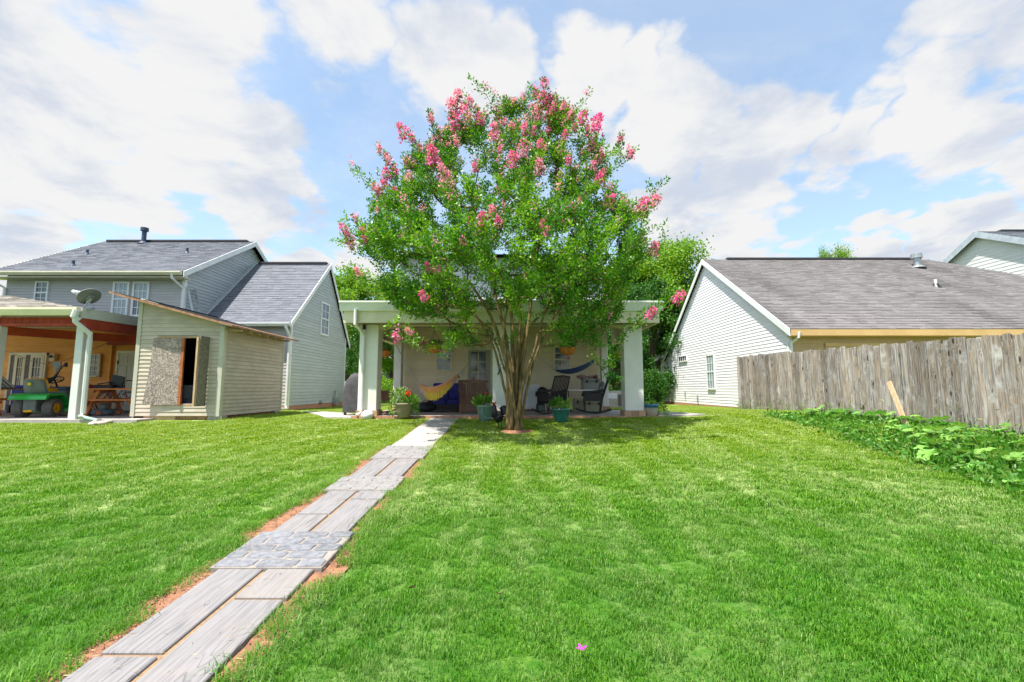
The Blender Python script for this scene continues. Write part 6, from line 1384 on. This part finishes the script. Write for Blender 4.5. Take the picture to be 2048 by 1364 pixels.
mb = MB(); prof = [(-.34,.44),(-.33,.50),(-.25,.56),(.18,.58),(.34,.54),(.48,.38),(.56,.24),(.60,.24),(.53,.42),(.40,.60),(.22,.645),(-.24,.62),(-.37,.53),(-.40,.44)]
for x0, x1 in ((-.40,.40),):
    mb.prism([(x0,y,z) for y,z in [(-.40,.46),(-.36,.56),(-.24,.615),(.22,.63),(.38,.58),(.50,.42),(.58,.26),(.54,.25),(.45,.40),(.33,.52),(.20,.56),(-.24,.55),(-.34,.46)]],(x1-x0,0,0))
mb.build('rear_fender', deere_g, mw, local=True)
for sx in (-1,1): mb = MB(); mb.box((sx*.42-.09,.56,.225),(sx*.42+.09,1.0,.26)); mb.build('footrest', deere_g, mw, local=True)
mb = MB(); mb.bbox((-.14,-.30,.16),(.14,.10,.50),.02); mb.build('rear_housing', plasticg, mw, local=True); mb = MB(); mb.bbox((-.09,-.34,.14),(.09,-.28,.19),.01); mb.build('hitch', deere_y, mw, local=True)
mb = MB(); mb.bbox((-.24,-.12,.66),(.24,.34,.76),.04); mb.build('seat', deere_y, mw, local=True)
mb = MB(); vs = []; n = 12
for f, y, z in ((0,-.10,.66),(.3,-.15,.80),(.75,-.20,.97),(1,-.21,1.01)): 
    for k in range(n+1): x = -.25+.5*k/n; vs.append((x*(1-.12*f), y+.10*(x/.25)**2, z-.03*(x/.25)**4*f))
n0 = len(vs); vs += [(x,y-.07,z-.005) for x,y,z in vs]; fs = [(i*(n+1)+k,i*(n+1)+k+1,(i+1)*(n+1)+k+1,(i+1)*(n+1)+k) for i in range(3) for k in range(n)]; fs += [tuple(n0+i for i in reversed(f)) for f in fs]; fs += [(3*(n+1)+k,3*(n+1)+k+1,n0+3*(n+1)+k+1,n0+3*(n+1)+k) for k in range(n)]
mb.add(vs, fs); mb.build('backrest', deere_y, mw, local=True, smooth=True)
mb = MB(); mb.add([(x,y-.078 if i>=0 else y,z-.02) for i,(x,y,z) in enumerate(vs[:n0])]+[(x*.97,y-.13,z-.03) for x,y,z in vs[:n0]], fs); bk = mb.build('seat_shell', plasticg, mw, local=True, smooth=True)
mb = MB(); lg = [(.055*math.cos(a),0,.86+.05*math.sin(a)) for a in [R(30+60*k) for k in range(6)]]; mb.prism([(x,-.365,z) for x,y,z in lg],(0,.01,0)); mb.build('badge', M('badge_green',(.10,.38,.03),None,4,.4), bk, local=True)
mb = MB(); mb.prism([(x*.75,-.369,.86+(z-.86)*.75) for x,y,z in lg],(0,.003,0)); bdg = mb.build('badge_centre', deere_y, bk, local=True)
mb = MB(); mb.bbox((-.24,.62,.26),(.24,.92,.72),.03); mb.build('dashboard', plasticg, mw, local=True); mb = MB(); mb.bbox((-.25,.60,.72),(.25,1.0,.80),.04); mb.build('console', M('console_blue',(.05,.11,.18),None,4,.4), mw, local=True)
mb = MB(); mb.bbox((-.25,.93,.26),(.25,1.52,.70),.08); mb.build('hood', deere_g, mw, local=True)
mb = MB(); mb.bbox((-.22,1.50,.24),(.22,1.56,.55),.02); mb.build('bumper', plasticg, mw, local=True)
for sx in (-.14,.14): mb = MB(); mb.bbox((sx-.06,1.515,.50),(sx+.06,1.535,.60),.01); mb.build('headlight', glass, mw, local=True)
mb = MB(); mb.tube([(.19*math.cos(a), .52+.15*math.sin(a), .98+.09*math.sin(a)) for a in [k*math.pi/10 for k in range(20)]],.016,6,True); sw = mb.build('steering_wheel', black, mw, local=True, smooth=True)
mb = MB(); mb.tube([(0,.52,.97),(0,.66,.78)],.025,6); mb.tube([(-.18,.52,.98),(.18,.52,.98)],.012,5); mb.build('steering_column', black, sw, local=True)
mb = MB(); mb.lathe([(.46,0),(.5,.02),(.5,.10),(.42,.14),(.1,.16)],24,(0,.66,.09)); mb.v = [V3((v.x*1.05,.66+(v.y-.66)*.62,v.z)) for v in mb.v]; mb.build('mower_deck', deere_g, mw, local=True)
mb = MB(); mb.box((-.12,.0,.14),(.12,1.4,.26)); mb.build('chassis', black, mw, local=True); mb = MB(); mb.tube([(-.4,1.18,.18),(.4,1.18,.18)],.025,6); mb.tube([(-.36,0,.235),(.36,0,.235)],.03,6); mb.build('axle', black, mw, local=True)
# ================================================================== PICNIC TABLES
def picnic_table(loc, rz, L, label):
    t_ = thing('picnic_table', label, 'picnic table', loc, rz)
    for k in range(5): y = -.36+k*.146; mb = MB(); mb.box((-L/2,y,.71),(L/2,y+.138,.75)); mb.build('table_plank', picnic, t_, local=True)
    for sy in (-1,1):
        for q in (0,1): y = sy*.66+q*.14-.14; mb = MB(); mb.box((-L/2,y,.42),(L/2,y+.13,.455)); mb.build('bench_plank', picnic, t_, local=True)
    for sx in (-1,1):
        x = sx*(L/2-.28)
        for sy in (-1,1): mb = MB(); mb.bar((x,sy*.62,0),(x,sy*.24,.70),.045,.10,(1,0,0)); mb.build('leg', picnic, t_, local=True)
        mb = MB(); mb.box((x-.05+sx*.05,-.76,.33),(x-.01+sx*.05,.76,.415)); mb.build('cross_beam', picnic, t_, local=True)
        mb = MB(); mb.box((x-.05+sx*.05,-.34,.62),(x-.01+sx*.05,.34,.705)); mb.build('cross_beam', picnic, t_, local=True)
    return t_
pr = PY(218,830,12.5); picnic_table((pr.x-.05,13.1,PZ), R(3), 1.75, 'reddish picnic table on the patio beside the shed')
picnic_table((PY(6,830,13).x-.3,13.4,PZ), R(82), 1.8, 'red stained picnic table behind the left patio post')
# chair and red bag on the right table
p = PY(226,775,13.1); t_ = thing('folding_chair', 'black folding chair resting on the right picnic table', 'chair', (p.x,13.1,PZ+.75)); mb = MB(); mb.bbox((-.42,-.2,0),(.12,.2,.10),.02); mb.build('seat', black, t_, local=True); mb = MB(); mb.bar((.08,0,.05),(.14,0,.36),.36,.05,(0,1,0)); mb.build('backrest', black, t_, local=True); mb = MB(); mb.bar((-.35,-.1,.12),(.0,-.1,.17),.04,.03); mb.build('arm', black, t_, local=True)
p = PY(176,777,13.0); t_ = thing('tool_bag', 'red bag lying on the picnic table behind the downspout', 'bag', (p.x,13.0,PZ+.75)); mb = MB(); mb.lathe([(.16,0),(.19,.03),(.17,.09),(.05,.11)],14); mb.build('body', redp, t_, local=True, smooth=True); mb = MB(); mb.tube([(-.06,0,.1),(0,0,.15),(.06,0,.1)],.01,5); mb.build('handle', black, t_, local=True)
# bicycles behind the right table
def bicycle(loc, rz, label, m):
    t_ = thing('bicycle', label, 'bicycle', loc, rz)
    for x in (-.5,.5):
        mb = MB(); mb.tube([(x+.31*math.cos(a),0,.33+.31*math.sin(a)) for a in [k*math.pi/14 for k in range(28)]],.02,6,True); w_ = mb.build('wheel', rubber, t_, local=True, smooth=True)
        mb = MB(); mb.tube([(x+.285*math.cos(a),0,.33+.285*math.sin(a)) for a in [k*math.pi/14 for k in range(28)]],.012,5,True); mb.build('rim', galv, w_, local=True, smooth=True)
        mb = MB(); 
        for k in range(10): a = k*math.pi/5; mb.tube([(x,0,.33),(x+.28*math.cos(a),0,.33+.28*math.sin(a))],.003,3)
        mb.build('spokes', galv, w_, local=True, kind='stuff')
    mb = MB()
    for a, b in (((-.5,0,.33),(-.1,0,.33)),((-.1,0,.33),(-.2,0,.75)),((-.5,0,.33),(-.18,0,.68)),((-.1,0,.33),(.33,0,.72)),((-.18,0,.68),(.33,0,.78)),((.33,0,.80),(.5,0,.33))): mb.tube([a,b],.017,6)
    mb.build('frame', m, t_, local=True); mb = MB(); mb.bbox((-.32,-.06,.80),(-.08,.06,.85),.02); mb.tube([(-.2,0,.74),(-.2,0,.81)],.014,5); mb.build('saddle', black, t_, local=True)
    mb = MB(); mb.tube([(.33,0,.78),(.31,0,.95),(.33,-.05,1.0),(.28,-.28,1.0)],.014,6); mb.tube([(.33,.05,1.0),(.28,.28,1.0)],.014,6); mb.tube([(.31,0,.96),(.33,-.05,1.0)],.014,5); mb.tube([(.31,0,.96),(.33,.05,1.0)],.014,5); mb.build('handlebar', black, t_, local=True)
    mb = MB(); mb.tube([(-.1,-.06,.33),(-.02,-.08,.22)],.01,4); mb.tube([(-.1,.06,.33),(-.18,.08,.44)],.01,4); mb.build('pedals', black, t_, local=True); return t_
p = PY(236,830,13.9); bicycle((p.x+.05,14.1,PZ), R(12), 'bicycle with dark handlebar in front of the cream entry door', M('bike_white',(.55,.55,.55),None,4,.3))
p = PY(205,830,13.9); bicycle((p.x-.2,14.5,PZ), R(-10), 'bicycle standing behind the middle of the picnic table', M('bike_red',(.30,.03,.03),None,4,.3))
# push mower under the table
p = PY(198,832,12.6); t_ = thing('push_mower', 'blue grey push mower deck with orange wheel under the picnic bench', 'lawn mower', (p.x,12.75,PZ), R(-30)); mb = MB(); mb.lathe([(.27,.04),(.29,.08),(.27,.15),(.15,.19)],18); mb.build('deck', M('deck_blue',(.12,.17,.20),None,4,.4), t_, local=True, smooth=True); mb = MB(); mb.lathe([(.11,.19),(.12,.30),(.07,.34)],14); mb.build('engine', plasticg, t_, local=True)
for x in (-.26,.26):
    for y in (-.22,.22): mb = MB(); mb.lathe([(.09,-.02),(.09,.02)],14); mb.v = [V3((x+v.z,y+v.x,.09+v.y)) for v in mb.v]; wq = mb.build('wheel', rubber, t_, local=True); mb = MB(); mb.lathe([(.05,-.025),(.05,.025)],12); mb.v = [V3((x+v.z,y+v.x,.09+v.y)) for v in mb.v]; mb.build('hub', M('hub_orange',(.60,.16,.04),None,4,.5), wq, local=True)
# reclining striped lounge chair folded on the left table, blue tub, green pad
p = PY(20,780,12.9); t_ = thing('lounge_chair', 'folded lounge chair with dark striped sling by the left post', 'lounge chair', (p.x,12.7,PZ+.75)); 
for k in range(6): mb = MB(); mb.bar((-.42+.07*k,-.1,.42-.0*k),(.12+.07*k,-.1,.0),.05,.02,(0,1,0)); mb.build('sling_strip', black if k % 2 == 0 else M('sling_grey',(.20,.17,.15),None,5,.7), t_, local=True)
mb = MB(); mb.tube([(-.5,-.12,.5),(.02,-.12,.02),(.5,-.12,.0)],.018,6); mb.build('frame', black, t_, local=True)
p = PY(43,775,14.2); t_ = thing('storage_tote', 'blue plastic tote behind the mower in front of the french doors', 'box', (p.x,14.4,PZ+.25)); mb = MB(); mb.bbox((-.32,-.2,0),(.32,.2,.55),.03); mb.build('body', M('tote_blue',(.02,.04,.22),None,5,.5), t_, local=True); mb = MB(); mb.bbox((-.34,-.22,.55),(.34,.22,.60),.02); mb.build('lid', M('tote_lid',(.03,.07,.35),None,5,.5), t_, local=True)
st2 = thing('patio_bench', 'low dark bench under the blue plastic tote', 'bench', (p.x,14.4,PZ)); mb = MB(); mb.box((-.4,-.22,.2),(.4,.22,.25)); mb.build('seat', black, st2, local=True)
for sx in (-.35,.35): mb = MB(); mb.box((sx-.03,-.2,0),(sx+.03,.2,.2)); mb.build('leg', black, st2, local=True)
p = PY(36,768,13.9); t_ = thing('foam_pad', 'dark green folded pad leaning on the blue tote', 'pad', (p.x+.1,14.05,PZ+.35)); mb = MB(); mb.m = Matrix.Rotation(R(18),4,'Y'); mb.bbox((-.05,-.12,0),(.05,.1,.55),.03); mb.build('pad', M('pad_green',(.03,.12,.09),None,5,.7), t_, local=True)
# hanging rope swing chair and cloth
h0, h1, h2 = PY(10,701,12.6), PY(103,731,13.6), PY(222,682,15.6)
t_ = thing('hanging_chair', 'rope and black net swing chair strung across the patio', 'swing chair', tuple(h1)); mb = MB(); mb.tube([h0,h0.lerp(h1,.5)-V3((0,0,.05)),h1],.010,5); mb.build('rope', ropem, t_); mb = MB(); mb.tube([h1,h1.lerp(h2,.5)-V3((0,0,.02)),h2],.010,5); mb.build('rope', ropem, t_)
a, b, c, d = PY(86,772,13.6), PY(108,756,13.6), PY(128,729,13.6), PY(92,778,13.6); mb = MB(); mb.tube([a,PY(98,762,13.6),b],[.02,.07,.05],6); mb.tube([b,PY(118,742,13.6),c],[.05,.02,.015],6); mb.build('net', black, t_)
mb = MB(); mb.tube([PY(133,725,13.6),PY(130,733,13.6)],[.03,.06],8); mb.build('pulley', black, t_); mb = MB(); mb.tube([PY(97,776,13.4),PY(119,751,13.4),PY(124,764,13.4)],.018,6); mb.build('spreader_bar', rawwood, t_)
cl = thing('grey_cloth', 'small grey cloth hanging on the swing rope below the wall lamp', 'cloth', tuple(PY(113,735,13.55))); q = [PY(102,724,13.5),PY(113,723,13.5),PY(122,725,13.5),PY(121,733,13.5),PY(116,738,13.5),PY(111,744,13.5),PY(107,735,13.5)]
mb = MB(); mb.prism(q,(0,.03,0)); mb.build('cloth', M('grey_towel',(.30,.31,.31),(.22,.24,.25),9,.9), cl)
# car far away between house and porch
p = PY(688,790,27); t_ = thing('parked_car', 'silver car partly hidden between the gabled wing and the porch', 'car', (p.x-.9,27,float(gz(0,27))), R(90)); mb = MB()
body = [(-2.1,.35),(-2.15,.75),(-1.3,.90),(-.7,1.38),(.8,1.42),(1.6,.95),(2.15,.85),(2.2,.4)]
mb.prism([(-.85,y,z) for y,z in body],(1.7,0,0)); mb.build('body', carp, t_, local=True)
for sx in (-.86,.851): mb = MB(); mb.prism([(sx,y,z) for y,z in ((-1.15,.92),(-.65,1.30),(.75,1.34),(1.3,.95))],(.01,0,0)); mb.build('side_window', glass, t_, local=True)
for y in (-1.35,1.35):
    for sx in (-.88,.72): mb = MB(); mb.lathe([(.33,0),(.33,.17)],18); mb.v = [V3((sx+v.z,y+v.x,.33+v.y)) for v in mb.v]; mb.build('wheel', rubber, t_, local=True)

# crumbs of clay, pebbles and dry clippings along the path
mbp = MB(); Pc = []
for _ in range(1500):
    y = 1.2 + 10*random.random()**1.6; sg = random.choice((-1,-1,1)); e = PW+.02+random.random()*(soilw(y,sg)+.10); x = pathx(y)+sg*e; q = random.uniform(.003,.011)*(1 if random.random() < .93 else 1.9); z = float(gz(x,y))+.012
    mbp.add([(x-q,y,z),(x+q*.9,y-q*.3,z),(x,y+q,z),(x+q*.2,y-q,z),(x,y,z+q*.9)],[(0,3,4),(3,1,4),(1,2,4),(2,0,4)])
clod = mbp.build('clay_crumbs', soil, None, kind='stuff'); tag(clod, 'crumbs of red clay and pebbles on the bare strips beside the path', 'clods')
for _ in range(2600):
    y = 1.1 + 10*random.random()**1.5; sg = random.choice((-1,1)); e = (PW+.05+random.random()*(soilw(y,sg)+.12)) if random.random() < .9 else random.random()*PW; x = pathx(y)+sg*e; Pc.append((x,y,float(gz(x,y))+(.026 if e > PW else .055)))
Pc = np.array(Pc); n = len(Pc); dr_ = rng.normal(size=(n,3)); dr_[:,2] *= .12; o_ = link('clippings', leafcloud('clippings', Pc, dr_, rng.uniform(.02,.06,n), .0035, leafmat('dry_clipping',(.30,.22,.10),(.50,.40,.22),.1), rng.random(n), fold=.1), kind='stuff'); tag(o_, 'dry grass clippings strewn along the path edges', 'clippings')
